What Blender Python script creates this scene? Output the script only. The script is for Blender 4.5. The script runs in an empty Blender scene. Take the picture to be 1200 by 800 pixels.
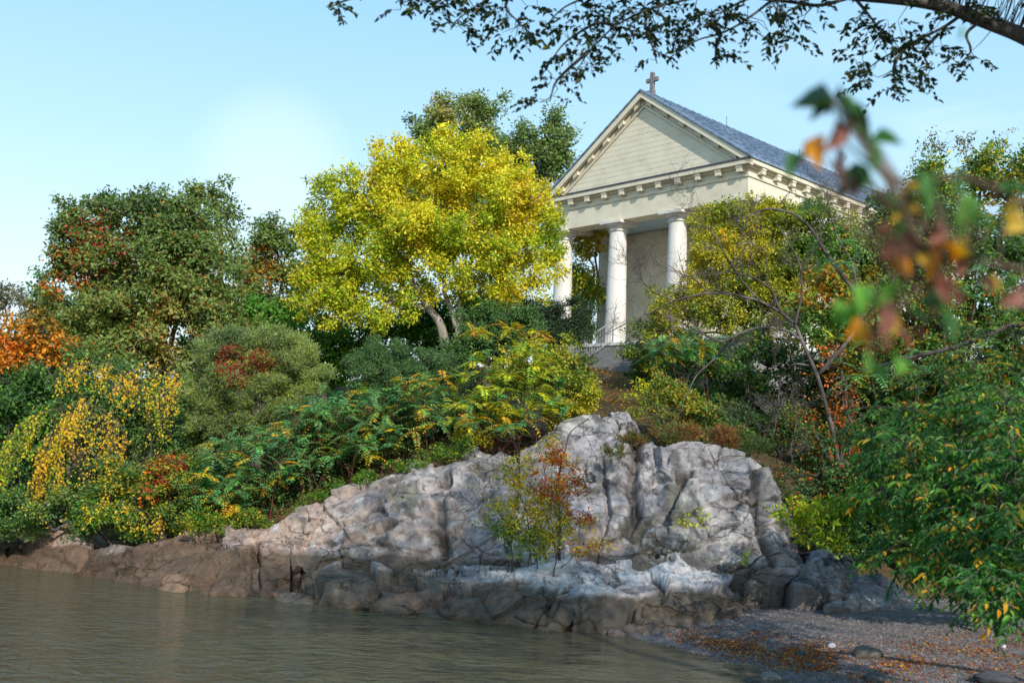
import bpy, math
import numpy as np
from mathutils import Vector, Matrix

sc = bpy.context.scene
# ------------------------------------------------------------------ camera
FPX, HOR, ROLL, CAMZ = 1224.1, 536.1, 0.0415, 3.0
_p = math.atan((HOR - 400) / FPX)
_F = np.array([0, math.cos(_p), math.sin(_p)])
_U0 = np.array([0, -math.sin(_p), math.cos(_p)]); _R0 = np.array([1., 0, 0])
_R = math.cos(ROLL) * _R0 + math.sin(ROLL) * _U0
_U = -math.sin(ROLL) * _R0 + math.cos(ROLL) * _U0
cam_d = bpy.data.cameras.new('camera'); cam = bpy.data.objects.new('camera', cam_d)
sc.collection.objects.link(cam); sc.camera = cam
cam_d.sensor_width = 36; cam_d.lens = FPX / 1200 * 36; cam_d.clip_start = .05; cam_d.clip_end = 3000
m = Matrix.Identity(4)
for i in range(3):
    m[i][0] = _R[i]; m[i][1] = _U[i]; m[i][2] = -_F[i]
m[2][3] = CAMZ
cam.matrix_world = m
cam_d.dof.use_dof = True; cam_d.dof.focus_distance = 25
cam_d.dof.aperture_fstop = 1.5
# ------------------------------------------------------------------ light
SUN_EL, SUN_AZ = math.radians(34), math.radians(20)   # azimuth measured from straight behind the camera, positive = right
sd = np.array([math.sin(SUN_AZ) * math.cos(SUN_EL), -math.cos(SUN_AZ) * math.cos(SUN_EL), math.sin(SUN_EL)])
w = bpy.data.worlds.new('World'); sc.world = w; w.use_nodes = True
nt = w.node_tree; nt.nodes.clear()
out = nt.nodes.new('ShaderNodeOutputWorld'); bg = nt.nodes.new('ShaderNodeBackground')
sky = nt.nodes.new('ShaderNodeTexSky'); sky.sky_type = 'NISHITA'; sky.sun_disc = False
sky.sun_elevation = SUN_EL; sky.sun_rotation = math.atan2(sd[0], sd[1])
sky.air_density = 1.0; sky.dust_density = 1.6; sky.ozone_density = 1.2; sky.altitude = 0
tc = nt.nodes.new('ShaderNodeTexCoord')
L = nt.links.new
L_ = L
sxyz = nt.nodes.new('ShaderNodeSeparateXYZ'); L(tc.outputs['Generated'], sxyz.inputs[0])
# autumn haze in the air: the sky pales towards the horizon
gr = nt.nodes.new('ShaderNodeValToRGB'); L(sxyz.outputs[2], gr.inputs[0]); e = gr.color_ramp.elements
for _ in range(3): e.new(.5)
for q, (p_, c_) in zip(e, [(0., (.88, .93, .94)), (.13, (.70, .865, .93)), (.27, (.47, .74, .91)), (.45, (.28, .58, .86)), (1., (.12, .36, .7))]): q.position = p_; q.color = (*c_, 1)
gm_ = nt.nodes.new('ShaderNodeVectorMath'); gm_.operation = 'SCALE'; gm_.inputs[3].default_value = 6.5; L(gr.outputs[0], gm_.inputs[0])
mx = nt.nodes.new('ShaderNodeMix'); mx.data_type = 'RGBA'; mx.inputs['Factor'].default_value = .8
L(sky.outputs[0], mx.inputs['A']); L(gm_.outputs[0], mx.inputs['B'])
# thin bright veil of cloud at the left and faint wisps over the roof
vd = _F + ((320 - 600) / FPX) * _R + ((400 - 195) / FPX) * _U; vd /= np.linalg.norm(vd)
dt = nt.nodes.new('ShaderNodeVectorMath'); dt.operation = 'DOT_PRODUCT'; dt.inputs[1].default_value = tuple(vd); L(tc.outputs['Generated'], dt.inputs[0])
rp = nt.nodes.new('ShaderNodeMapRange'); rp.interpolation_type = 'SMOOTHSTEP'; rp.inputs[1].default_value = .9965; rp.inputs[2].default_value = 1.0; rp.inputs[3].default_value = 0; rp.inputs[4].default_value = .22; L(dt.outputs['Value'], rp.inputs[0])
mp = nt.nodes.new('ShaderNodeMapping'); mp.inputs['Scale'].default_value = (2.4, 2.4, 9); L(tc.outputs['Generated'], mp.inputs[0])
nz = nt.nodes.new('ShaderNodeTexNoise'); nz.inputs['Scale'].default_value = 2.0; nz.inputs['Detail'].default_value = 6; nz.inputs['Distortion'].default_value = .5; L(mp.outputs[0], nz.inputs['Vector'])
r2 = nt.nodes.new('ShaderNodeMapRange'); r2.inputs[1].default_value = .5; r2.inputs[2].default_value = .8; r2.inputs[3].default_value = 0; r2.inputs[4].default_value = .3; L(nz.outputs[0], r2.inputs[0])
r3 = nt.nodes.new('ShaderNodeMapRange'); r3.inputs[1].default_value = .1; r3.inputs[2].default_value = .4; L(sxyz.outputs[0], r3.inputs[0])
ml = nt.nodes.new('ShaderNodeMath'); ml.operation = 'MULTIPLY'; L(r2.outputs[0], ml.inputs[0]); L(r3.outputs[0], ml.inputs[1])
mxx = nt.nodes.new('ShaderNodeMath'); mxx.operation = 'MAXIMUM'; L(ml.outputs[0], mxx.inputs[0]); L(rp.outputs[0], mxx.inputs[1])
m2x = nt.nodes.new('ShaderNodeMix'); m2x.data_type = 'RGBA'; L(mxx.outputs[0], m2x.inputs['Factor']); L(mx.outputs['Result'], m2x.inputs['A']); m2x.inputs['B'].default_value = (6.2, 6.6, 6.6, 1)
L(m2x.outputs['Result'], bg.inputs[0]); bg.inputs[1].default_value = 0.114
L(bg.outputs[0], out.inputs[0])
sl = bpy.data.lights.new('sun', 'SUN'); sl.energy = 2.9; sl.angle = math.radians(.8); sl.color = (1, .94, .85)
so = bpy.data.objects.new('sun', sl); sc.collection.objects.link(so)
so.rotation_euler = Vector(sd).to_track_quat('Z', 'Y').to_euler()
sc.view_settings.view_transform = 'Standard'; sc.view_settings.look = 'None'
sc.view_settings.exposure = 0.85; sc.view_settings.gamma = 1; sc.view_settings.use_curve_mapping = False
sc.cycles.max_bounces = 6; sc.cycles.transparent_max_bounces = 8

# ------------------------------------------------------------------ helpers
def ray(x, y):
    x = np.asarray(x, float); y = np.asarray(y, float)
    return _F + ((x - 600) / FPX)[..., None] * _R + ((400 - y) / FPX)[..., None] * _U
def at(x, y, Y):
    """point seen at pixel (x, y) of the 1200x800 photograph, standing at world depth Y"""
    d = ray(x, y); return d * (np.asarray(Y, float) / d[..., 1])[..., None] + np.array([0, 0, CAMZ])
def atz(x, y, z):
    d = ray(x, y); return d * ((z - CAMZ) / d[..., 2])[..., None] + np.array([0, 0, CAMZ])
def _h(i, j, k, s):
    n = (i * 374761393 + j * 668265263 + k * 2147483647 + s * 974634777) & 0xFFFFFFFF
    n = ((n ^ (n >> 13)) * 1274126177) & 0xFFFFFFFF
    return ((n ^ (n >> 16)) & 0xFFFF) / 65535.0
def vn(P, s=0):
    P = np.asarray(P, float); i = np.floor(P).astype(np.int64); f = P - i; f = f * f * f * (f * (f * 6 - 15) + 10)
    r = 0
    for a in (0, 1):
        for b in (0, 1):
            for c in (0, 1):
                wt = (f[..., 0] if a else 1 - f[..., 0]) * (f[..., 1] if b else 1 - f[..., 1]) * (f[..., 2] if c else 1 - f[..., 2])
                r = r + wt * _h(i[..., 0] + a, i[..., 1] + b, i[..., 2] + c, s)
    return r * 2 - 1
def fbm(P, o=4, s=0, g=.5):
    r = 0; a = 1; t = 0
    for k in range(o):
        r = r + a * vn(np.asarray(P) * 2.03 ** k + 17.3 * k, s + k); t += a; a *= g
    return r / t
def ridge(P, o=4, s=0):
    r = 0; a = 1; t = 0
    for k in range(o):
        r = r + a * (1 - 2 * np.abs(vn(np.asarray(P) * 2.1 ** k + 9.1 * k, s + k))); t += a; a *= .5
    return r / t
def cellv(P, s=0):
    """nearest feature point: offset from it and the cell's random number"""
    P = np.asarray(P, float); i0 = np.floor(P).astype(np.int64)
    d1 = np.full(P.shape[:-1], 9.); r1 = np.zeros(P.shape[:-1] + (3,)); v1 = np.zeros(P.shape)
    for a in (-1, 0, 1):
        for b in (-1, 0, 1):
            for c in (-1, 0, 1):
                i = i0 + np.array([a, b, c])
                q = np.stack([i[..., 0] + _h(i[..., 0], i[..., 1], i[..., 2], s), i[..., 1] + _h(i[..., 0], i[..., 1], i[..., 2], s + 1),
                              i[..., 2] + _h(i[..., 0], i[..., 1], i[..., 2], s + 2)], -1)
                v = P - q; d = np.linalg.norm(v, axis=-1); c1 = d < d1
                rr = np.stack([_h(i[..., 0], i[..., 1], i[..., 2], s + 3 + k) for k in range(3)], -1)
                r1 = np.where(c1[..., None], rr, r1); v1 = np.where(c1[..., None], v, v1); d1 = np.where(c1, d, d1)
    return v1, r1 - .5
def cell(P, s=0):
    """distance to nearest and second nearest feature point, and the nearest cell's random number"""
    P = np.asarray(P, float); i0 = np.floor(P).astype(np.int64)
    d1 = np.full(P.shape[:-1], 9.); d2 = d1.copy(); r1 = np.zeros_like(d1)
    for a in (-1, 0, 1):
        for b in (-1, 0, 1):
            for c in (-1, 0, 1):
                i = i0 + np.array([a, b, c])
                q = np.stack([i[..., 0] + _h(i[..., 0], i[..., 1], i[..., 2], s), i[..., 1] + _h(i[..., 0], i[..., 1], i[..., 2], s + 1),
                              i[..., 2] + _h(i[..., 0], i[..., 1], i[..., 2], s + 2)], -1)
                d = np.linalg.norm(P - q, axis=-1); rr = _h(i[..., 0], i[..., 1], i[..., 2], s + 3)
                c1 = d < d1
                d2 = np.where(c1, d1, np.minimum(d2, d)); r1 = np.where(c1, rr, r1); d1 = np.where(c1, d, d1)
    return d1, d2, r1
def mesh(name, V, faces, mat, parent=None, col=None, smooth=False):
    """faces: (n,4) or (n,3) index array, or a list of such arrays"""
    V = np.ascontiguousarray(V, dtype=np.float32)
    if not isinstance(faces, list): faces = [faces]
    faces = [np.asarray(f, dtype=np.int32) for f in faces if len(f)]
    me = bpy.data.meshes.new(name)
    me.vertices.add(len(V)); me.vertices.foreach_set('co', V.ravel())
    idx = np.concatenate([f.ravel() for f in faces]); tot = np.concatenate([np.full(len(f), f.shape[1], np.int32) for f in faces])
    st = np.concatenate([[0], np.cumsum(tot)[:-1]]).astype(np.int32)
    me.loops.add(len(idx)); me.loops.foreach_set('vertex_index', idx)
    me.polygons.add(len(tot)); me.polygons.foreach_set('loop_start', st)
    me.polygons.foreach_set('use_smooth', np.full(len(tot), bool(smooth)))
    if col is not None:
        a = me.color_attributes.new('Col', 'FLOAT_COLOR', 'POINT')
        c = np.ones((len(V), 4), np.float32); c[:, :3] = col; a.data.foreach_set('color', c.ravel())
    me.update(calc_edges=True); me.validate()
    me.materials.append(mat)
    o = bpy.data.objects.new(name, me); sc.collection.objects.link(o)
    if parent: o.parent = parent
    return o
def tag(o, label=None, cat=None, group=None, kind=None):
    if label: o['label'] = label
    if cat: o['category'] = cat
    if group: o['group'] = group
    if kind: o['kind'] = kind
    return o
def empty(name, loc, label, cat, group=None):
    o = bpy.data.objects.new(name, None); sc.collection.objects.link(o); o.location = loc; o.empty_display_size = .3
    bpy.context.view_layer.update()
    return tag(o, label, cat, group)
def setparent(o, root):
    o.parent = root; o.matrix_parent_inverse = Matrix.Translation(-Vector(root.location)); return o

class MB:
    def __init__(s): s.V = []; s.Q = []; s.T = []; s.n = 0
    def add(s, V, Q=None, T=None):
        V = np.asarray(V, float)
        if Q is not None and len(Q): s.Q.append(np.asarray(Q) + s.n)
        if T is not None and len(T): s.T.append(np.asarray(T) + s.n)
        s.V.append(V); s.n += len(V)
    def tube(s, P, R, k=6):
        P = np.asarray(P, float); R = np.broadcast_to(R, (len(P),)); n = len(P)
        T = np.gradient(P, axis=0); T /= np.linalg.norm(T, axis=1)[:, None] + 1e-9
        up = np.array([0, 0, 1.]) if abs(T[:, 2]).mean() < .8 else np.array([1., 0, 0])
        A = np.cross(T, up); A /= np.linalg.norm(A, axis=1)[:, None] + 1e-9; B = np.cross(T, A)
        th = np.arange(k) * 2 * math.pi / k
        V = (P[:, None] + R[:, None, None] * (np.cos(th)[None, :, None] * A[:, None] + np.sin(th)[None, :, None] * B[:, None])).reshape(-1, 3)
        i = np.arange(n - 1)[:, None] * k; j = np.arange(k)[None]; j2 = (j + 1) % k
        Q = np.stack([i + j, i + j2, i + k + j2, i + k + j], -1).reshape(-1, 4)
        V = np.vstack([V, P[0], P[-1]]); c0 = n * k
        T1 = np.stack([np.full(k, c0), (np.arange(k) + 1) % k, np.arange(k)], -1); b = (n - 1) * k
        T2 = np.stack([np.full(k, c0 + 1), b + np.arange(k), b + (np.arange(k) + 1) % k], -1)
        s.add(V, Q, np.vstack([T1, T2]))
    def box(s, x0, x1, y0, y1, z0, z1, fr=None):
        V = np.array([[x, y, z] for x in (x0, x1) for y in (y0, y1) for z in (z0, z1)], float)
        if fr is not None: V = fr(V)
        s.add(V, [[0, 1, 3, 2], [4, 6, 7, 5], [0, 4, 5, 1], [2, 3, 7, 6], [0, 2, 6, 4], [1, 5, 7, 3]])
    def prism(s, poly, d):
        """poly: n x 3 points, d: extrusion vector"""
        P = np.asarray(poly, float); n = len(P); V = np.vstack([P, P + d, P.mean(0), (P + d).mean(0)])
        i = np.arange(n); j = (i + 1) % n
        s.add(V, np.stack([i, j, j + n, i + n], -1), np.vstack([np.stack([j, i, np.full(n, 2 * n)], -1), np.stack([i + n, j + n, np.full(n, 2 * n + 1)], -1)]))
    def lathe(s, prof, k=24, fr=None):
        P = np.asarray(prof, float); n = len(P); th = np.arange(k) * 2 * math.pi / k
        V = np.stack([P[:, 0:1] * np.cos(th), P[:, 0:1] * np.sin(th), np.repeat(P[:, 1:2], k, 1)], -1).reshape(-1, 3)
        if fr is not None: V = fr(V)
        i = np.arange(n - 1)[:, None] * k; j = np.arange(k)[None]; j2 = (j + 1) % k
        s.add(V, np.stack([i + j, i + j2, i + k + j2, i + k + j], -1).reshape(-1, 4))
    def build(s, name, mat, parent=None, col=None, smooth=False):
        fs = []
        if s.Q: fs.append(np.vstack(s.Q))
        if s.T: fs.append(np.vstack(s.T))
        V = np.vstack(s.V)
        if col is None: pass
        o = mesh(name, V, fs, mat, None, col, smooth)
        if parent: setparent(o, parent)
        return o

# ------------------------------------------------------------------ materials
def newmat(name):
    ma = bpy.data.materials.new(name); ma.use_nodes = True; n = ma.node_tree
    b = n.nodes['Principled BSDF']; return ma, n, b
def nn(n, t, **kw):
    o = n.nodes.new(t)
    for k, v in kw.items():
        if k.startswith('i_'):
            o.inputs[k[2:].replace('_', ' ')].default_value = v
        else: setattr(o, k, v)
    return o
def ramp(n, src, stops):
    r = n.nodes.new('ShaderNodeValToRGB'); e = r.color_ramp.elements
    while len(e) < len(stops): e.new(.5)
    for q, (p, c) in zip(e, stops): q.position = p; q.color = (*c, 1)
    n.links.new(src, r.inputs[0]); return r
def simple(name, cols, scale=3, rough=.7, bump=.2, bscale=30, detail=6, spec=.3, stretch=None, metal=0, dist=.02):
    ma, n, b = newmat(name); t = nn(n, 'ShaderNodeTexCoord'); g = nn(n, 'ShaderNodeMapping')
    if stretch: g.inputs['Scale'].default_value = stretch
    n.links.new(t.outputs['Object'], g.inputs[0])
    z = nn(n, 'ShaderNodeTexNoise'); z.inputs['Scale'].default_value = scale; z.inputs['Detail'].default_value = detail; z.inputs['Roughness'].default_value = .62
    n.links.new(g.outputs[0], z.inputs['Vector'])
    k = len(cols); r = ramp(n, z.outputs[0], [(.3 + .4 * i / max(1, k - 1), c) for i, c in enumerate(cols)])
    n.links.new(r.outputs[0], b.inputs['Base Color'])
    z2 = nn(n, 'ShaderNodeTexNoise'); z2.inputs['Scale'].default_value = bscale; z2.inputs['Detail'].default_value = 6
    n.links.new(g.outputs[0], z2.inputs['Vector'])
    bu = nn(n, 'ShaderNodeBump'); bu.inputs['Strength'].default_value = bump; bu.inputs['Distance'].default_value = dist
    n.links.new(z2.outputs[0], bu.inputs['Height']); n.links.new(bu.outputs[0], b.inputs['Normal'])
    b.inputs['Roughness'].default_value = rough; b.inputs['Specular IOR Level'].default_value = spec; b.inputs['Metallic'].default_value = metal
    return ma
# leaves: colour of each leaf is stored on the mesh
M_leaf, n, b = newmat('leaf')
a = nn(n, 'ShaderNodeAttribute', attribute_name='Col')
b.inputs['Roughness'].default_value = .5; b.inputs['Specular IOR Level'].default_value = .35
n.links.new(a.outputs['Color'], b.inputs['Base Color'])
tr = nn(n, 'ShaderNodeBsdfTranslucent'); ms = nn(n, 'ShaderNodeMixShader'); ms.inputs[0].default_value = .38
hs = nn(n, 'ShaderNodeHueSaturation'); hs.inputs['Value'].default_value = 1.5; hs.inputs['Saturation'].default_value = 1.1
n.links.new(a.outputs['Color'], hs.inputs['Color']); n.links.new(hs.outputs[0], tr.inputs[0])
n.links.new(b.outputs[0], ms.inputs[1]); n.links.new(tr.outputs[0], ms.inputs[2])
n.links.new(ms.outputs[0], n.nodes['Material Output'].inputs[0])
# rock: zone colour stored on the mesh, mineral grain, lichen and fine fractures added here
M_rock, n, b = newmat('rock')
a = nn(n, 'ShaderNodeAttribute', attribute_name='Col'); t = nn(n, 'ShaderNodeTexCoord')
z = nn(n, 'ShaderNodeTexNoise'); z.inputs['Scale'].default_value = 7; z.inputs['Detail'].default_value = 12; z.inputs['Roughness'].default_value = .72
n.links.new(t.outputs['Object'], z.inputs['Vector'])
r = ramp(n, z.outputs[0], [(.3, (.55, .54, .53)), (.42, (.88, .87, .86)), (.55, (1.08, 1.08, 1.07)), (.7, (1.4, 1.39, 1.37))])
mu = nn(n, 'ShaderNodeMix', data_type='RGBA', blend_type='MULTIPLY'); mu.inputs['Factor'].default_value = 1
n.links.new(a.outputs['Color'], mu.inputs['A']); n.links.new(r.outputs[0], mu.inputs['B'])
dz = nn(n, 'ShaderNodeTexNoise'); dz.inputs['Scale'].default_value = 1.7; dz.inputs['Detail'].default_value = 8; dz.inputs['Roughness'].default_value = .65
n.links.new(t.outputs['Object'], dz.inputs['Vector'])
va = nn(n, 'ShaderNodeVectorMath', operation='MULTIPLY_ADD'); va.inputs[1].default_value = (.5, .5, .5); n.links.new(dz.outputs['Color'], va.inputs[0]); n.links.new(t.outputs['Object'], va.inputs[2])
mgv = nn(n, 'ShaderNodeMapping'); mgv.inputs['Rotation'].default_value = (.25, .75, .3); mgv.inputs['Scale'].default_value = (.75, .75, 2.6); n.links.new(va.outputs[0], mgv.inputs[0])
lines = []
for sc_, wd_ in ((.6, .016), (1.5, .014)):
    vo = nn(n, 'ShaderNodeTexVoronoi', feature='DISTANCE_TO_EDGE'); vo.inputs['Scale'].default_value = sc_; n.links.new(mgv.outputs[0], vo.inputs['Vector'])
    mr_ = nn(n, 'ShaderNodeMapRange'); mr_.inputs[1].default_value = 0; mr_.inputs[2].default_value = wd_; n.links.new(vo.outputs['Distance'], mr_.inputs[0]); lines.append(mr_.outputs[0])
nm = nn(n, 'ShaderNodeTexNoise'); nm.inputs['Scale'].default_value = 1.1; nm.inputs['Detail'].default_value = 3; n.links.new(t.outputs['Object'], nm.inputs['Vector'])
nr_ = nn(n, 'ShaderNodeMapRange'); nr_.inputs[1].default_value = .36; nr_.inputs[2].default_value = .43; n.links.new(nm.outputs[0], nr_.inputs[0])
nm2 = nn(n, 'ShaderNodeTexNoise'); nm2.inputs['Scale'].default_value = .7; nm2.inputs['Detail'].default_value = 3
mo_ = nn(n, 'ShaderNodeMapping'); mo_.inputs['Location'].default_value = (13, 5, 8); n.links.new(t.outputs['Object'], mo_.inputs[0]); n.links.new(mo_.outputs[0], nm2.inputs['Vector'])
nr2 = nn(n, 'ShaderNodeMapRange'); nr2.inputs[1].default_value = .45; nr2.inputs[2].default_value = .52; n.links.new(nm2.outputs[0], nr2.inputs[0])
l1 = nn(n, 'ShaderNodeMath', operation='MAXIMUM'); n.links.new(lines[0], l1.inputs[0]); n.links.new(nr2.outputs[0], l1.inputs[1])
l2 = nn(n, 'ShaderNodeMath', operation='MAXIMUM'); n.links.new(lines[1], l2.inputs[0]); n.links.new(nr_.outputs[0], l2.inputs[1])
lm = nn(n, 'ShaderNodeMath', operation='MULTIPLY'); n.links.new(l1.outputs[0], lm.inputs[0]); n.links.new(l2.outputs[0], lm.inputs[1])
lc = nn(n, 'ShaderNodeMapRange'); lc.inputs[3].default_value = .38; lc.inputs[4].default_value = 1; n.links.new(lm.outputs[0], lc.inputs[0])
mv = nn(n, 'ShaderNodeVectorMath', operation='SCALE'); n.links.new(mu.outputs['Result'], mv.inputs[0]); n.links.new(lc.outputs[0], mv.inputs[3])
n.links.new(mv.outputs[0], b.inputs['Base Color'])
mg = nn(n, 'ShaderNodeMapping'); mg.inputs['Rotation'].default_value = (.3, .5, .2); mg.inputs['Scale'].default_value = (1, 1, 2.4)
n.links.new(t.outputs['Object'], mg.inputs[0])
z3 = nn(n, 'ShaderNodeTexNoise'); z3.inputs['Scale'].default_value = 7; z3.inputs['Detail'].default_value = 12; z3.inputs['Roughness'].default_value = .75
n.links.new(mg.outputs[0], z3.inputs['Vector'])
bu = nn(n, 'ShaderNodeBump'); bu.inputs['Strength'].default_value = 1.0; bu.inputs['Distance'].default_value = .06
hm = nn(n, 'ShaderNodeMath', operation='MULTIPLY_ADD'); hm.inputs[1].default_value = .35; n.links.new(lm.outputs[0], hm.inputs[0]); n.links.new(z3.outputs[0], hm.inputs[2])
n.links.new(hm.outputs[0], bu.inputs['Height']); n.links.new(bu.outputs[0], b.inputs['Normal'])
b.inputs['Roughness'].default_value = .82; b.inputs['Specular IOR Level'].default_value = .25

M_bark = simple('bark', [(.03, .026, .022), (.08, .07, .06), (.14, .125, .11)], 6, .9, .8, 25, stretch=(1, 1, .25), dist=.03)
M_barkpale = simple('pale_bark', [(.12, .1, .08), (.26, .23, .19), (.38, .34, .29)], 5, .9, .7, 25, stretch=(1, 1, .25))
M_deadwood = simple('dead_wood', [(.035, .028, .025), (.085, .07, .065), (.18, .155, .145)], 3, .9, .6, 30)
M_redstem = simple('red_stem', [(.08, .022, .015), (.14, .035, .02)], 6, .7, .3, 30)
M_twig = simple('twig', [(.05, .035, .025), (.14, .1, .07)], 6, .9, .4, 30)
M_cream = simple('cream_paint', [(.56, .505, .38), (.65, .59, .455), (.69, .63, .495)], 1.6, .6, .15, 45)
M_white = simple('white_paint', [(.48, .45, .4), (.62, .585, .54), (.68, .645, .6)], 2.4, .55, .12, 45, stretch=(1, 1, .3))
M_stucco = simple('ochre_stucco', [(.56, .48, .34), (.66, .58, .44), (.7, .63, .5)], 1.4, .85, .3, 60)
M_blue = simple('blue_ceiling_paint', [(.36, .47, .55), (.43, .54, .62)], 2, .6, .1, 40)
M_dark = simple('dark_flashing', [(.05, .05, .06), (.09, .09, .1)], 6, .5, .1, 40)
M_stone = simple('grey_step_stone', [(.14, .135, .13), (.26, .25, .24)], 5, .85, .5, 40)
M_rail = simple('white_iron_paint', [(.2, .2, .19), (.28, .28, .27)], 6, .5, .1, 40)
M_cross = simple('grey_cross_stone', [(.13, .125, .125), (.22, .21, .21)], 8, .8, .3, 40)
# metal roof sheets
M_roof, n, b = newmat('blue_grey_metal_roof')
t = nn(n, 'ShaderNodeTexCoord'); g = nn(n, 'ShaderNodeMapping'); g.inputs['Scale'].default_value = (1.1, 1.1, 3.5); g.inputs['Rotation'].default_value = (0, 0, .8)
n.links.new(t.outputs['Object'], g.inputs[0])
z = nn(n, 'ShaderNodeTexNoise'); z.inputs['Scale'].default_value = 2.2; z.inputs['Detail'].default_value = 9; z.inputs['Roughness'].default_value = .7
n.links.new(g.outputs[0], z.inputs['Vector'])
r = ramp(n, z.outputs[0], [(.3, (.07, .1, .14)), (.46, (.15, .2, .27)), (.58, (.26, .32, .39)), (.72, (.42, .46, .5))])
n.links.new(r.outputs[0], b.inputs['Base Color']); b.inputs['Roughness'].default_value = .42; b.inputs['Metallic'].default_value = .35
# ground
M_ground = simple('leafy_soil', [(.035, .04, .018), (.07, .055, .025), (.11, .065, .03), (.08, .09, .035)], 2.2, .95, 1, 14, dist=.1, detail=10)
M_beach = simple('pebbly_silt', [(.07, .062, .06), (.13, .115, .112), (.19, .17, .17)], 9, .8, 1, 40, dist=.04, detail=10)
M_pebble, n, b = newmat('pebble'); a = nn(n, 'ShaderNodeAttribute', attribute_name='Col'); n.links.new(a.outputs['Color'], b.inputs['Base Color']); b.inputs['Roughness'].default_value = .75
# water
M_water, n, b = newmat('murky_river_water')
b.inputs['Base Color'].default_value = (.07, .064, .037, 1); b.inputs['Roughness'].default_value = .06; b.inputs['IOR'].default_value = 1.33
t = nn(n, 'ShaderNodeTexCoord'); g = nn(n, 'ShaderNodeMapping'); g.inputs['Scale'].default_value = (1, 1.45, 1); g.inputs['Rotation'].default_value = (0, 0, .25)
n.links.new(t.outputs['Object'], g.inputs[0])
z = nn(n, 'ShaderNodeTexNoise'); z.inputs['Scale'].default_value = 3.4; z.inputs['Detail'].default_value = 3; z.inputs['Roughness'].default_value = .55; z.inputs['Distortion'].default_value = .4
z2 = nn(n, 'ShaderNodeTexNoise'); z2.inputs['Scale'].default_value = .5; z2.inputs['Detail'].default_value = 2
n.links.new(g.outputs[0], z.inputs['Vector']); n.links.new(g.outputs[0], z2.inputs['Vector'])
# calmer towards the beach on the right: ripple height grows to the left
sx = nn(n, 'ShaderNodeSeparateXYZ'); n.links.new(t.outputs['Object'], sx.inputs[0])
mr = nn(n, 'ShaderNodeMapRange'); mr.inputs[1].default_value = 3; mr.inputs[2].default_value = -8; mr.inputs[3].default_value = .12; mr.inputs[4].default_value = 1.0
n.links.new(sx.outputs[0], mr.inputs[0])
m1 = nn(n, 'ShaderNodeMath', operation='MULTIPLY'); n.links.new(z.outputs[0], m1.inputs[0]); n.links.new(mr.outputs[0], m1.inputs[1])
m2 = nn(n, 'ShaderNodeMath', operation='MULTIPLY_ADD'); m2.inputs[1].default_value = 1.2; n.links.new(z2.outputs[0], m2.inputs[0]); n.links.new(m1.outputs[0], m2.inputs[2])
bu = nn(n, 'ShaderNodeBump'); bu.inputs['Strength'].default_value = 1.0; bu.inputs['Distance'].default_value = .17
n.links.new(m2.outputs[0], bu.inputs['Height']); n.links.new(bu.outputs[0], b.inputs['Normal'])

# ------------------------------------------------------------------ terrain
_sh = np.array([(0, 660), (60, 668), (120, 676), (190, 692), (290, 700), (370, 706), (430, 716), (520, 725), (640, 738), (780, 743)], float)
_sw = atz(_sh[:, 0], _sh[:, 1], 0.)
_sx = np.concatenate([[-90, -40, -20], _sw[:, 0], [5.0, 7.0, 9.5, 12, 20, 60, 90]])
_sy = np.concatenate([[40, 33, 27], _sw[:, 1], [19.6, 21.6, 22.3, 22.8, 22, 20, 20]])
def Ys(x): return np.interp(x, _sx, _sy)
def ground_z(x, Y):
    x = np.asarray(x, float); Y = np.asarray(Y, float); d = Y - Ys(x)
    h = np.interp(d, [-30, -2, 0, 2, 4, 5.6, 7.3, 14, 21, 30, 60, 900], [-4, -1.2, -.6, -.05, .9, 2.4, 3.9, 5.3, 6.4, 6.9, 7.3, 8])
    left = np.clip((-2.5 - x) / 6, 0, 1)
    hl = np.interp(d, [-30, -2, 0, 1, 3, 8, 16, 26, 60, 900], [-4, -1.2, -.7, -.2, .6, 2.4, 4.6, 6.2, 7.0, 8])
    right = np.clip((x - 5) / 3, 0, 1)
    hr = np.interp(d, [-30, -2, 0, 2, 8, 18, 30, 60, 900], [-4, -.6, .2, .9, 3.2, 6, 6.8, 7.2, 8])
    h = h * (1 - left) * (1 - right) + hl * left + hr * right
    n3 = np.stack([x * .35, Y * .35, 0 * x], -1)
    return h + .25 * fbm(n3, 3, 5) * np.clip(d / 6, 0, 1)
gx = np.concatenate([np.linspace(-400, -60, 12), np.linspace(-50, 50, 260), np.linspace(60, 400, 12)])
gy = np.concatenate([np.linspace(13, 60, 190), np.linspace(64, 900, 30)])
GX, GY = np.meshgrid(gx, gy); GZ = ground_z(GX, GY)
def grid_faces(nr, nc, off=0):
    i = np.arange(nr - 1)[:, None] * nc; j = np.arange(nc - 1)[None]
    return (np.stack([i + j, i + j + 1, i + nc + j + 1, i + nc + j], -1).reshape(-1, 4)) + off
tag(mesh('hillside', np.stack([GX, GY, GZ], -1).reshape(-1, 3), grid_faces(len(gy), len(gx)), M_ground, smooth=True), kind='structure')
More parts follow.
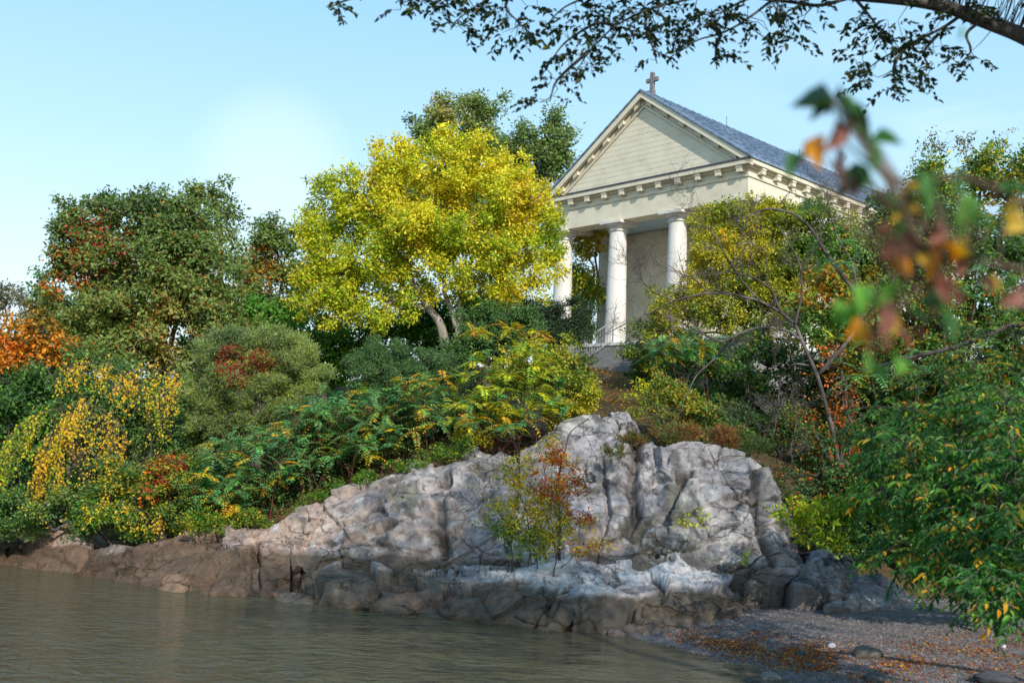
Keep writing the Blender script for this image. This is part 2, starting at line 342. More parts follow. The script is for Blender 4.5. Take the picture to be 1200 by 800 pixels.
# beach on the right, running round to the bank the photograph is taken from
def beach_z(x, Y):
    x = np.asarray(x, float); Y = np.asarray(Y, float)
    xw = np.interp(Y, [0, 6, 10, 13, 14.8, 16.2, 17.5, 20], [2.5, 4.6, 4.7, 4.75, 4.5, 3.9, 3.1, 1.2])
    s = x - xw; z = np.where(s > 0, .55 * (1 - np.exp(-s / 7)), s * .12)
    z = np.maximum(z, -1.5) + .02 * fbm(np.stack([x, Y, 0 * x], -1), 3, 3) * 1.5
    return z + 1.55 * np.clip((3.5 - Y) / 3.5, 0, 1) ** .8
bx = np.linspace(-16, 32, 260); by = np.linspace(-16, 27, 230); BX, BY = np.meshgrid(bx, by)
tag(mesh('pebble_beach', np.stack([BX, BY, beach_z(BX, BY)], -1).reshape(-1, 3), grid_faces(len(by), len(bx)), M_beach, smooth=True), kind='structure')
wx = np.linspace(-400, 400, 3)
tag(mesh('river_water', np.array([[-400, -300, 0], [400, -300, 0], [400, 60, 0], [-400, 60, 0]], float), np.array([[0, 1, 2, 3]]), M_water), kind='structure')

# ------------------------------------------------------------------ rocks
def rock(name, label, top, bot, Yb, Yt, seed, p=1.0, nx=None, amp=1., cracks=(), dome=0., tide=.72, tint=(1, 1, 1), group=None, zb=None, back=2.5, crest=0., foot=0., pink=.0, step=1.1):
    """a rock face laid out from its top and bottom outline, with its own depth profile; the sheet is carried on
    behind the crest and below the foot so that the rock is a closed solid"""
    top = np.array(top, float); bot = np.array(bot, float)
    x0, x1 = top[0, 0], top[-1, 0]; nx = max(12, int((x1 - x0) / step)); X = np.linspace(x0, x1, nx)
    yt = np.interp(X, top[:, 0], top[:, 1]); yb = np.interp(X, bot[:, 0], bot[:, 1])
    wob = np.stack([X * .05, 0 * X, 0 * X + seed], -1)
    yt = yt + 3.0 * fbm(wob, 4, seed) * min(1, amp)
    ny = max(10, int(np.max(yb - yt) / step)); t = np.linspace(0, 1, ny)
    PX = np.repeat(X[None], ny, 0); PY = yb[None] + (yt - yb)[None] * t[:, None]
    if zb is None: YB = np.interp(X, [q[0] for q in Yb], [q[1] for q in Yb])
    else: YB = atz(X, yb, zb)[:, 1]
    if isinstance(Yt, (int, float)): YT = YB + Yt
    else: YT = np.interp(X, [q[0] for q in Yt], [q[1] for q in Yt])
    D = YB[None] + (YT - YB)[None] * (t[:, None] ** p)
    # ends of the rock curl back
    u = np.linspace(-1, 1, nx); D = D + dome * (np.abs(u)[None] ** 4) * (.5 + t[:, None])
    P = at(PX, PY, D)
    # fracture systems in world space
    S = P @ np.array([[.8, .35, -.3], [-.2, .9, .1], [.45, -.1, .95]])
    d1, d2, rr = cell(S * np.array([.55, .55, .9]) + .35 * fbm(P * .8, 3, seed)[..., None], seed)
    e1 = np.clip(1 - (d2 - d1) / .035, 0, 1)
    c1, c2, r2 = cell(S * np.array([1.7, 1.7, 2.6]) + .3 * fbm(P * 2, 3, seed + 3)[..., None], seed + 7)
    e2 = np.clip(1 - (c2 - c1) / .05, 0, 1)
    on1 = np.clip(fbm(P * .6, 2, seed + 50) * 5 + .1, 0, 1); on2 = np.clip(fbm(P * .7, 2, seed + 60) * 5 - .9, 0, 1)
    disp = .16 * (rr - .5) + .03 * (r2 - .5) * on2 - .16 * e1 * on1 - .06 * e2 * on2
    w3 = lambda f, o_: np.stack([fbm(P * f + 5.5 * k, 3, o_ + k) for k in range(3)], -1)
    fv, fr_ = cellv(S * np.array([1.0, 1.0, 1.7]) + .3 * w3(1.1, seed + 14), seed + 15); disp = disp + .55 * (fv * fr_).sum(-1)
    fv, fr_ = cellv(S * np.array([2.6, 2.6, 4.6]) + .3 * w3(2.6, seed + 24), seed + 25); disp = disp + .055 * (fv * fr_).sum(-1)
    fv, fr_ = cellv(S * np.array([7, 7, 13.]) + .3 * w3(6, seed + 34), seed + 35); disp = disp + .022 * (fv * fr_).sum(-1)
    disp = disp + .05 * fbm(P * .9, 5, seed + 11) +   .03 * ridge(S * np.array([1.6, 1.6, 5.]), 5, seed + 12) + .012 * fbm(P * 9, 3, seed + 20)
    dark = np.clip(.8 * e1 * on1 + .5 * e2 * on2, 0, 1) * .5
    stain_shade = np.zeros(PX.shape)
    for pts, wd, dp in cracks:
        pts = np.array(pts, float); dist = np.full(PX.shape, 1e9)
        jx = PX + 4 * fbm(P * 1.1, 5, seed + 31); jy = PY + 4 * fbm(P * 1.1, 5, seed + 32)
        for q0, q1 in zip(pts[:-1], pts[1:]):
            v = q1 - q0; tt = np.clip(((jx - q0[0]) * v[0] + (jy - q0[1]) * v[1]) / (v @ v), 0, 1)
            dist = np.minimum(dist, np.hypot(jx - q0[0] - tt * v[0], jy - q0[1] - tt * v[1]))
        disp = disp - dp * np.exp(-(dist / wd) ** 2)
        if wd >= 5: stain_shade = np.maximum(stain_shade, np.exp(-(dist / (wd * 1.15)) ** 4))  # seep stain and crack dirt; in the ledge hollow it is painted shade
    disp = disp * amp
    Du = np.gradient(P, axis=1); Dv = np.gradient(P, axis=0); N = np.cross(Du, Dv); N /= np.linalg.norm(N, axis=-1)[..., None] + 1e-9
    if N[..., 1].mean() > 0: N = -N
    P = P + N * disp[..., None]
    # zone colours: weathered pale rock, pink feldspar patches, dark tidal zone, rusty foot, moss
    z = P[..., 2]
    g = fbm(P * 1.1, 5, seed + 70)[..., None]; g2 = fbm(P * .6 + 7, 4, seed + 71)[..., None]; g3 = fbm(S * np.array([3.5, 3.5, 1.]), 4, seed + 72)[..., None]
    C = np.array([.31, .292, .298]) + 0 * g
    C = C + np.clip(g * 1.7, 0, 1) * (np.array([.50, .47, .455]) - C)
    pk = np.clip(g2 * 2.2 + pink + .1, 0, 1) * np.clip(1.25 - (z[..., None] - .8) / 2.2, 0, 1)
    C = C + pk * .75 * (np.array([.45, .31, .225]) - C)
    C = C + np.clip(g3 * 2.4 - .55, 0, .75) * (np.array([.07, .068, .066]) - C)
    ms_ = np.clip(fbm(P * .9 + 30, 4, seed + 80) * 2.6 - .75, 0, .6)[..., None]; C = C + ms_ * (np.array([.11, .12, .07]) - C)
    if crest > 0:
        cz_ = np.clip((z - tide - .08) / .15, 0, 1) * np.clip(fbm(P * np.array([1.2, 1.2, 2.5]) + 3, 4, seed + 88) * 3 + .75, 0, 1); C = C + (cz_ * crest)[..., None] * (np.array([.68, .63, .6]) - C)
    # streaks and lichen freckles
    st = np.clip(fbm(P * np.array([5, 5, .7]), 4, seed + 85) * 3 - .8, 0, .6)[..., None]; C = C + st * (np.array([.085, .08, .078]) - C)
    fk = np.clip(fbm(P * 11, 3, seed + 86) * 4 - 1.3, 0, .6)[..., None]; C = C + fk * (np.array([.09, .085, .085]) - C)
    wk = np.clip(fbm(P * 4.3 + 9, 4, seed + 87) * 4 - 1.1, 0, .7)[..., None]; C = C + wk * (np.array([.5, .48, .46]) - C)
    tz = tide + .22 * fbm(P * np.array([.9, .9, .3]), 4, seed + 90) + .05 * fbm(P * 6, 3, seed + 91)
    k = np.clip((tz - z) / .10 + .5, 0, 1)[..., None]
    wet = np.array([.12, .098, .076]) + .05 * fbm(P * 2, 4, seed + 92)[..., None] * np.array([1.1, .8, .6])
    wet = wet + np.clip(fbm(P * 1.3, 3, seed + 95)[..., None] * 2 - .2, 0, 1) * np.clip((.5 - z[..., None]) / .4, 0, 1) * np.array([.075, .03, .012])
    ft = np.clip((foot - t[:, None]) / .06 + .5 + 1.2 * fbm(P * 2, 3, seed + 99), 0, 1) if foot > 0 else np.zeros(PX.shape)
    C = C + .75 * ft[..., None] * (np.array([.10, .09, .075]) - C)
    big = np.clip(fbm(P * np.array([.8, .8, .45]) + 40, 3, seed + 97) * 3.2 - .4, 0, .68)[..., None]; C = C + big * (np.array([.15, .145, .145]) - C)
    C = C + .7 * stain_shade[..., None] * (np.array([.115, .095, .085]) + .04 * g - C)
    C = C + k * (wet - C)
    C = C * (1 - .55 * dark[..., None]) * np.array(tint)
    # closing rows
    b1 = P[-1] + np.array([0, back * .4, -.15]); b2 = P[-1] + np.array([0, back, -2.2]); b3 = P[-1] * np.array([1, 1, 0]) + np.array([0, back, -1.5])
    f1 = P[0] + np.array([0, .15, -.35]); f2 = f1 * np.array([1, 1, 0]) + np.array([0, .3, -1.5])
    V = np.concatenate([f2[None], f1[None], P, b1[None], b2[None], b3[None]]); nr = len(V)
    CC = np.concatenate([C[:1], C[:1], C, C[-1:], C[-1:], C[-1:]])
    base = V[:, [0, -1]].mean(0)
    F = grid_faces(nr, nx); ids = np.arange(nr * nx).reshape(nr, nx)
    caps = []
    V2 = V.reshape(-1, 3)
    for side in (0, -1):
        c = ids[:, side]; caps.append(np.stack([c[:-1], c[1:], np.full(nr - 1, len(V2) + (0 if side == 0 else 1))], -1))
    V2 = np.vstack([V2, V[:, 0].mean(0) + [0, .4, 0], V[:, -1].mean(0) + [0, .4, 0]])
    CC = np.vstack([CC.reshape(-1, 3), C[0, 0], C[0, -1]])
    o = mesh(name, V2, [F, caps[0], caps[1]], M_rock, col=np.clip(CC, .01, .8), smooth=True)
    return tag(o, label, 'rock', group)

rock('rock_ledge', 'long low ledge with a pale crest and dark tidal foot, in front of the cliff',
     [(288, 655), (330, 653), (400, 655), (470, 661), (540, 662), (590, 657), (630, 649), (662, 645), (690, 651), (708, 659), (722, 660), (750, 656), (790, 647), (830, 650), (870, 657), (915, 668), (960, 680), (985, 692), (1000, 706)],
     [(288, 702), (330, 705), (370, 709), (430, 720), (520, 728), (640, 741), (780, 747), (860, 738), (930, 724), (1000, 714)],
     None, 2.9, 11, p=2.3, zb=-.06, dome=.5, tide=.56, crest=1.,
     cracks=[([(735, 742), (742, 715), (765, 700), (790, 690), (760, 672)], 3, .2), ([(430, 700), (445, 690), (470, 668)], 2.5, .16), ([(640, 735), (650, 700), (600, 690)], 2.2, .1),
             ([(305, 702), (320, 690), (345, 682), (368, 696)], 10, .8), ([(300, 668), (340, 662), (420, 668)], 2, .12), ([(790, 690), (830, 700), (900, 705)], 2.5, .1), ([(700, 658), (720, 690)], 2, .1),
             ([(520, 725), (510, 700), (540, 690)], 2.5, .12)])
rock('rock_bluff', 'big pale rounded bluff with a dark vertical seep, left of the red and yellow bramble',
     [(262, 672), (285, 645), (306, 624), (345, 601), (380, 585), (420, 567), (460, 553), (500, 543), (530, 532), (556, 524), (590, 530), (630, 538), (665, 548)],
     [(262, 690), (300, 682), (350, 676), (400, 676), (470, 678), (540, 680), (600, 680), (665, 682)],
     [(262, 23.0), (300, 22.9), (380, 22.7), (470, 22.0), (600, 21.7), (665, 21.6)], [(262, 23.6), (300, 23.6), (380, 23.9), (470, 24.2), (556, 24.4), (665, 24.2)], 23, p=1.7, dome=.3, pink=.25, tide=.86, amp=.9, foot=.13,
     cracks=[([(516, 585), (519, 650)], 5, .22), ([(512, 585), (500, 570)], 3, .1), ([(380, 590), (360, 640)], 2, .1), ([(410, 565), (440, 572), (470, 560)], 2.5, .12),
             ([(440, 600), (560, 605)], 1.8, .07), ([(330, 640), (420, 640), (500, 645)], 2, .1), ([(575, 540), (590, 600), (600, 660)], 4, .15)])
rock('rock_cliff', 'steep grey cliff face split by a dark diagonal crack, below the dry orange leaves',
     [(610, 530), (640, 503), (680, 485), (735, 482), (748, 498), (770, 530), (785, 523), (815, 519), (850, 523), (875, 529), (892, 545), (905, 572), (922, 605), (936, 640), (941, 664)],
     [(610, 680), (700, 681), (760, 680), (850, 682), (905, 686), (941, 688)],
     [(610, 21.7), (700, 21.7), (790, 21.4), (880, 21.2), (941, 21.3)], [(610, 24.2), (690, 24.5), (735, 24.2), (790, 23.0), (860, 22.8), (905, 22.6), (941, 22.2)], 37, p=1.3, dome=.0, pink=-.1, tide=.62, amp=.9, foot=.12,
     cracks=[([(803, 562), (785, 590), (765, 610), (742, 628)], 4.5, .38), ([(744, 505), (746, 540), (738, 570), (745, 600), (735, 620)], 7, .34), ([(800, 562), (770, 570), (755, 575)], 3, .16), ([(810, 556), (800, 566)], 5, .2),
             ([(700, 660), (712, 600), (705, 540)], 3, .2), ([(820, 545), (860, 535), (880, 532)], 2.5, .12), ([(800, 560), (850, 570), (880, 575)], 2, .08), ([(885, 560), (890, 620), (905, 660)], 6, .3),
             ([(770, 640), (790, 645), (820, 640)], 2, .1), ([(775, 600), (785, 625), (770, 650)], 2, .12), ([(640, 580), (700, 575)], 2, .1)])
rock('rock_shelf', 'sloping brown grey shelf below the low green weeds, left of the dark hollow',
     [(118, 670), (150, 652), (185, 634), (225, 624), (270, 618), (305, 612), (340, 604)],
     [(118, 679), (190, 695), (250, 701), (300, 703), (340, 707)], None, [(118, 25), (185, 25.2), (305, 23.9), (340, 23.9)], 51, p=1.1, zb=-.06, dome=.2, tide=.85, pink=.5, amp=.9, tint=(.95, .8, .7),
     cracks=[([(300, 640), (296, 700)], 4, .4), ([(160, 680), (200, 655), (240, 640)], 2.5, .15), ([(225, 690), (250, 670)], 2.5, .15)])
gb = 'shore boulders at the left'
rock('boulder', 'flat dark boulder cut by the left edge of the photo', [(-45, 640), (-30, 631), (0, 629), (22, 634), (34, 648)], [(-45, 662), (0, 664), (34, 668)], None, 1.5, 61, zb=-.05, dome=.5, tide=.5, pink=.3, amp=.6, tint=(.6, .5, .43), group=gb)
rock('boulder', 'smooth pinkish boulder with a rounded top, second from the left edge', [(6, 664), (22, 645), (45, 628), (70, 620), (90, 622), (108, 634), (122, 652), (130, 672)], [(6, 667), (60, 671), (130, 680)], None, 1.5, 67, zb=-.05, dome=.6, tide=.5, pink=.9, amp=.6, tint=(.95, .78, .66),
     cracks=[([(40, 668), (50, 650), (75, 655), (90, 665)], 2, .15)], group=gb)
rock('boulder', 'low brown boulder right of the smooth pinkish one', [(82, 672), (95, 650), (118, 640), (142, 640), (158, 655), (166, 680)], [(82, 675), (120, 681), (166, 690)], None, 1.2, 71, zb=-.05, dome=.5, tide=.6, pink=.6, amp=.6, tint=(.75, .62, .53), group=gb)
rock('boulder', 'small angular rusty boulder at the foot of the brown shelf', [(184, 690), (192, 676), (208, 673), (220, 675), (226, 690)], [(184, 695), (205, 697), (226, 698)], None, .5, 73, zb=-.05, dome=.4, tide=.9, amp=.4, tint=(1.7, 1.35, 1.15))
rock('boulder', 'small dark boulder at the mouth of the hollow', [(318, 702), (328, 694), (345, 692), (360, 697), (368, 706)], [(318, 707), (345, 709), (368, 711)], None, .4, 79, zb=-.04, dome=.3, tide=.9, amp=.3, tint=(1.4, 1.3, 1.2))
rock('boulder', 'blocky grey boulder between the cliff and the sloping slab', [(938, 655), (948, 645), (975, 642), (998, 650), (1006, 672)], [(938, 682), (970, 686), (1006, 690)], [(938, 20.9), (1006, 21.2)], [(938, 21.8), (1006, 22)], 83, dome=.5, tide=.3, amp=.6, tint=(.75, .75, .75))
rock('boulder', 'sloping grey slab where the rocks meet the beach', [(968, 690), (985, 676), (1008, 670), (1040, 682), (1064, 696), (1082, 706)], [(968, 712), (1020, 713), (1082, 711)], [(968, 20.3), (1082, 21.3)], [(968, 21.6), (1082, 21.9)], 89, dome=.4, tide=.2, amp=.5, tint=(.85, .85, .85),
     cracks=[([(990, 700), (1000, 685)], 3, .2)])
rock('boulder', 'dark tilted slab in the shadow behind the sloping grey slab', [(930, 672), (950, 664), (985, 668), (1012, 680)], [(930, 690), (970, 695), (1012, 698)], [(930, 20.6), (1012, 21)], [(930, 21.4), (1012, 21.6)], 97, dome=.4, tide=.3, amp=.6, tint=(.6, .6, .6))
rs = np.random.default_rng(4)
def stone(cx, cy, wpx, hpx, label, z=.0, tint=(.1, .09, .085), group=None, seed=0):
    c = atz(cx, cy, z); s = c[1] / FPX
    th = np.linspace(0, 2 * math.pi, 25)[:-1]; ph = np.linspace(-math.pi / 2, math.pi / 2, 13)
    T_, P_ = np.meshgrid(th, ph); V = np.stack([np.cos(T_) * np.cos(P_), np.sin(T_) * np.cos(P_), np.sin(P_)], -1).reshape(-1, 3)
    d = 1 + .35 * fbm(V * 1.3 + seed * 3, 3, seed) ; d1, d2, r = cell(V * 1.6 + seed, seed); d = d + .2 * (r - .5)
    V = V * d[:, None] * np.array([wpx * s / 2, wpx * s / 2.4, hpx * s * .75]) + c + [0, 0, hpx * s * .15]
    nr, nc = 13, 24; i = np.arange(nr - 1)[:, None] * nc; j = np.arange(nc)[None]; j2 = (j + 1) % nc
    F = np.stack([i + j, i + j2, i + nc + j2, i + nc + j], -1).reshape(-1, 4)
    return tag(mesh('stone', V, F, M_rock, col=np.array(tint) * np.ones((len(V), 1)) * 1.3, smooth=True), label, 'stone', group)
gs = 'loose stones at the foot of the ledge'
for i, (x, y, w_, h_) in enumerate([(722, 744, 20, 8), (741, 741, 24, 11), (757, 745, 10, 7), (768, 745, 14, 8), (783, 747, 18, 9), (800, 747, 12, 7), (706, 742, 12, 5), (815, 742, 16, 6)]):
    stone(x, y, w_, h_, ['flat grey stone at the waterline, second from the left of the row under the ledge', 'largest brown stone in the row under the ledge', 'small round stone just right of the largest stone under the ledge', 'dark wedge stone in the middle of the row under the ledge',
        'wide dark stone where the ledge meets the beach', 'small stone on the beach edge right of the wide dark stone', 'thin flat stone at the left end of the row under the ledge', 'low stone lying on the silt, farthest right of the row under the ledge'][i], seed=i + 1, tint=(.12, .095, .08), group=gs)
for i, (x, y, w_, h_, l, tn) in enumerate([(903, 796, 26, 9, 'grey stone half in the water at the bottom edge', (.15, .15, .15)), (880, 799, 20, 5, 'wet dark stone left of the grey stone at the bottom edge', (.06, .06, .055)),
        (950, 782, 12, 5, 'small dark stone at the beach waterline', (.07, .065, .06)), (1030, 797, 40, 8, 'dark flat stone among the orange leaves at the bottom edge', (.07, .065, .065)),
        (1018, 767, 34, 12, 'brown grey stone in the middle of the beach', (.12, .105, .085)), (1165, 795, 44, 9, 'dark stone near the bottom right corner', (.06, .06, .065)), (938, 766, 12, 4, 'little black stone above the leaf strewn waterline', (.05, .05, .05)),
        (975, 757, 10, 4, 'white stone on the open beach', (.45, .45, .47)), (1175, 758, 9, 4, 'pale stone near the right edge of the beach', (.4, .4, .45)),
        (1000, 709, 30, 4, 'flat pale slab at the toe of the sloping slab', (.22, .22, .25)), (985, 713, 26, 4, 'long flat pale slab lying on the silt', (.2, .2, .22))]):
    gz = float(beach_z(*atz(x, y, .1)[:2])); stone(x, y, w_, h_, l, z=max(gz, -.02), tint=tn, seed=20 + i)

# ------------------------------------------------------------------ chapel
YAW, CX, CZ, W, HR, S_, CWO, HAT, HAB, HB, PORCH = .8027, 8.6454, 14.5021, 10.7675, 3.7914, .50, .29, -.592, -1.4293, -6.6534, 3.342
LEN = 21.5
A_ = np.array([math.cos(YAW), -math.sin(YAW), 0]); B_ = np.array([math.sin(YAW), math.cos(YAW), 0]); Z_ = np.array([0, 0, 1.])
C0 = np.array([CX, 38., CZ])
def ch(u, v, w_): return C0 + np.multiply.outer(u, A_) + np.multiply.outer(v, B_) + np.multiply.outer(w_, Z_)
def fr(V): return C0 + V[:, :1] * A_ + V[:, 1:2] * B_ + V[:, 2:3] * Z_
chapel = empty('chapel', tuple(ch(-W / 2, LEN / 2, HB - 1.2)), 'cream temple style chapel with white columns and blue grey roof on the hill', 'chapel')
def cb(name, mat, boxes, parent=None, smooth=False):
    mb = MB()
    for q in boxes: mb.box(*q, fr)
    o = mb.build(name, mat); setparent(o, chapel)
    if parent is not None:
        o.parent = parent; o.matrix_parent_inverse = Matrix.Identity(4)
    return o
s = S_ - .2   # front faces stand .3 behind the cornice edge
sF = .3
sl_ = HR / (W / 2)
# entablature (frieze+architrave)
cb('architrave', M_cream, [(-W + sF, -sF, sF, sF + .75, HAB, HAT), (-W + sF, -W + sF + .75, sF + .75, sF + PORCH, HAB, HAT), (-sF - .75, -sF, sF + .75, sF + PORCH, HAB, HAT)])
cb('taenia', M_cream, [(-W + sF - .05, -sF + .05, sF - .05, sF, HAT - .002, HAT + .09), (-sF, -sF + .05, sF, LEN - sF, HAT - .002, HAT + .09), (-W + sF - .05, -W + sF, sF, LEN - sF, HAT - .002, HAT + .09)])
cb('porch_ceiling', M_blue, [(-W + sF + .75, -sF - .75, sF + .75, sF + PORCH, HAB + .28, HAB + .34)])
# cella walls
cb('wall', M_stucco, [(-W + sF + .06, -sF - .06, sF + PORCH, sF + PORCH + .4, HB, HAT)])
cb('wall', M_white, [(-sF - .42, -sF - .02, sF + PORCH + .4, LEN - sF, HB - .8, HAT)])
cb('wall', M_white, [(-W + sF + .02, -W + sF + .42, sF + PORCH + .4, LEN - sF, HB - .8, HAT)])
cb('wall', M_white, [(-W + sF + .42, -sF - .42, LEN - sF - .4, LEN - sF, HB - .8, HAT)])
for u0 in (-W + sF - .02, -sF - .62):
    cb('pilaster', M_white, [(u0, u0 + .64, sF + PORCH - .14, sF + PORCH + .5, HB, HAB - .16), (u0 - .05, u0 + .69, sF + PORCH - .19, sF + PORCH + .55, HAB - .16, HAB)])
cb('wall_band', M_stucco, [(-W + sF + .7, -sF - .7, sF + PORCH - .05, sF + PORCH, HAB - .42, HAB + .2)])
# frieze band behind the brackets, cornice slab, flashing
cb('frieze', M_cream, [(-W + sF, -sF, sF, sF + .3, HAT + .09, -.16), (-sF - .3, -sF, sF + .3, LEN - sF, HAT, -.16), (-W + sF, -W + sF + .3, sF + .3, LEN - sF, HAT, -.16)])
cb('cornice', M_cream, [(-W, 0, -.0, .78, -.17, 0), (-.78, 0, .78, LEN, -.17, .0), (-W, -W + .78, .78, LEN, -.17, .0)])
cb('cornice_moulding', M_cream, [(-W + sF - .1, -sF + .1, sF - .1, sF, -.26, -.172), (-sF, -sF + .1, sF, LEN - .3, -.26, -.172)])
cb('flashing', M_dark, [(-W + .02, -.04, -.03, .55, .002, .07)])
nb = 11
for i in range(nb):
    u = -W + sF + .28 + (W - 2 * sF - .56) * i / (nb - 1)
    cb('bracket', M_cream, [(u - .12, u + .12, .06, sF, -.42, -.262), (u - .14, u + .14, .04, sF - .102, -.262, -.172)])
for i in range(18):
    v = 1.0 + 1.08 * i
    cb('bracket', M_cream, [(-sF, -.06, v - .12, v + .12, -.42, -.262), (-sF + .102, -.04, v - .14, v + .14, -.262, -.172)])
# pediment of lapped boards
mb = MB(); nbd = 15; hh = HR - .42
for k in range(nbd):
    z0 = .05 + hh * k / nbd; z1 = .05 + hh * (k + 1) / nbd
    h0 = (1 - (z0 - .05) / hh) * (W / 2 - .45); h1 = max(.01, (1 - (z1 - .05) / hh) * (W / 2 - .45))
    P = [(-W / 2 - h0, sF, z0), (-W / 2 + h0, sF, z0), (-W / 2 + h1, sF + .006, z1), (-W / 2 - h1, sF + .006, z1)]
    mb.prism(fr(np.array(P)), B_ * .25)
o = mb.build('pediment', M_cream, chapel)
# raking cornice: sloping fascia, soffit board and inner moulding
def rake(side, w0, w1, v0, v1, inset=0.):
    """beam along the rake between heights w0..w1 below the roof line"""
    def q(uu, off, v): return (-W / 2 + side * uu, v, HR - uu * sl_ + off)
    E = W / 2 - inset
    return np.array([q(E, w0, v0), q(0, w0, v0), q(0, w1, v0), q(E, w1, v0)]), (v1 - v0)
for side in (-1, 1):
    mb = MB()
    P, dv = rake(side, -.26, 0, 0, .14); mb.prism(fr(P), B_ * dv)
    P, dv = rake(side, -.16, -.04, .14, sF + .02, 0.1); mb.prism(fr(P), B_ * dv)
    P, dv = rake(side, -.62, -.52, sF - .07, sF + .1, .75); mb.prism(fr(P), B_ * dv)
    P, dv = rake(side, -.44, -.162, sF - .03, sF + .1, .35); mb.prism(fr(P), B_ * dv)
    mb.build('raking_cornice', M_cream, chapel)
    for i in range(6):
        uu = .32 + (W / 2 - .95) * i / 5.3
        mb = MB()
        P = np.array([(-W / 2 + side * (uu - .13), .145, HR - (uu - .13) * sl_ - .17), (-W / 2 + side * (uu + .13), .145, HR - (uu + .13) * sl_ - .17),
                      (-W / 2 + side * (uu + .13), .145, HR - (uu + .13) * sl_ - .42), (-W / 2 + side * (uu - .13), .145, HR - (uu - .13) * sl_ - .42)])
        P[:, 1] = .02 + .12; mb.prism(fr(P), B_ * (sF - .17)); mb.build('bracket', M_cream, chapel)
# roof slopes with standing seams
for side in (-1, 1):
    mb = MB()
    P = np.array([(-W / 2, -.05, HR + .02), (-W / 2 + side * (W / 2 + .05), -.05, -.02 + .02), (-W / 2 + side * (W / 2 + .05), -.05, .09), (-W / 2, -.05, HR + .1)])
    mb.prism(fr(P), B_ * (LEN + .1))
    o = mb.build('roof', M_roof, chapel)
    mb = MB(); v = .4
    while v < LEN:
        P = np.array([(-W / 2, v, HR + .1), (-W / 2 + side * (W / 2 + .05), v, .09), (-W / 2 + side * (W / 2 + .05), v, .14), (-W / 2, v, HR + .15)])
        mb.prism(fr(P), B_ * .05); v += .52
    q = mb.build('roof_seams', M_roof); q.parent = o; q.matrix_parent_inverse = Matrix.Identity(4)
# rear gable
mb = MB(); mb.prism(fr(np.array([(-W, LEN - .5, 0), (0, LEN - .5, 0), (-W / 2, LEN - .5, HR)])), B_ * .3); mb.build('rear_gable', M_cream, chapel)
# floor and base
cb('stylobate', M_stone, [(-W + .1, -.1, -.1, LEN, HB - 2.2, HB - .12)])
cb('porch_floor', M_white, [(-W + .0, .0, -.2, PORCH + sF, HB - .118, HB)])
# columns
for k in range(4):
    u = -W + sF + CWO + .12 + k * (W - 2 * sF - 2 * CWO - .24) / 3
    def cf(V, u=u): return C0 + (V[:, :1] + u) * A_ + (V[:, 1:2] + sF + .375) * B_ + (V[:, 2:3]) * Z_
    hcol = HAB - HB; rb, rt = .44, .36
    prof = [(rb + .0, HB)] + [(rb - (rb - rt) * (t ** 1.5), HB + t * (hcol - .42)) for t in np.linspace(0, 1, 12)]
    mb = MB(); mb.lathe(prof, 40, cf); sh = mb.build('column', M_white, chapel, smooth=True)
    top = HB + hcol - .42
    mb = MB(); mb.lathe([(rt, top), (rt + .05, top + .01), (rt + .06, top + .04), (rt + .05, top + .07), (rt - .005, top + .08), (rt - .01, top + .17), (rt + .05, top + .19), (rt + .12, top + .23), (rt + .16, top + .28), (rt + .15, top + .302)], 40, cf)
    c = mb.build('capital', M_white, None, smooth=True); c.parent = sh; c.matrix_parent_inverse = Matrix.Identity(4)
    mb = MB(); mb.box(-rt - .21, rt + .21, -rt - .21, rt + .21, top + .302, HAB - .004, cf)
    c = mb.build('abacus', M_white); c.parent = sh; c.matrix_parent_inverse = Matrix.Identity(4)
# cross on the ridge
cv = .75
mb = MB(); mb.box(-W / 2 - .085, -W / 2 + .085, cv - .07, cv + .07, HR + .25, HR + 1.02, fr); mb.box(-W / 2 - .3, -W / 2 - .085, cv - .065, cv + .065, HR + .62, HR + .78, fr); mb.box(-W / 2 + .085, -W / 2 + .3, cv - .065, cv + .065, HR + .62, HR + .78, fr)
mb.box(-W / 2 - .11, -W / 2 + .11, cv - .1, cv + .1, HR + .0, HR + .25, fr); mb.build('cross', M_cross, chapel)
for v in (6.2, 12.5):
    mb = MB(); mb.tube(ch(np.array([-W / 2, -W / 2]), np.array([v, v]), np.array([HR + .1, HR + .55])), .015, 5); mb.build('lightning_rod', M_dark, chapel)
# front steps in grey stone and two white iron railings
stepsx0, stepsx1 = -W + 1.2, -1.2
stp = empty('stone_steps', tuple(ch(-W / 2, -1.2, HB - 1.6)), 'weathered grey stone steps leading up to the chapel porch', 'steps')
for i in range(8):
    mb = MB(); mb.box(stepsx0, stepsx1, -.2 - .3 * (i + 1), -.2 - .3 * i + .02, HB - 2.6, HB - .17 * (i + 1) - .05, fr); o = mb.build('step', M_stone); setparent(o, stp)
def railing(u, lab):
    r = empty('handrail', tuple(ch(u, -1.4, HB - 1.4)), lab, 'railing', 'railings on the chapel steps')
    def P(t, h): return ch(u, -.15 - 2.5 * t, HB - .05 - 1.42 * t + h)
    mb = MB(); mb.tube([P(-.12, .95), P(0, .95), P(1, .95), P(1.03, .85)], .03, 6); setparent(mb.build('rail', M_rail), r)
    mb = MB(); mb.tube([P(0, .15), P(1, .15)], .02, 6); setparent(mb.build('rail', M_rail), r)
    for t in (0, 1):
        mb = MB(); mb.tube([P(t, -.1), P(t, .97)], .035, 6); setparent(mb.build('post', M_rail), r)
    for i in range(1, 16):
        mb = MB(); mb.tube([P(i / 16, .15), P(i / 16, .95)], .014, 5); setparent(mb.build('baluster', M_rail), r)
railing(-W + 2.4, 'pale iron handrail at the left side of the stone steps')
railing(-W + 4.4, 'pale iron handrail beside the dark holly, on the stone steps')

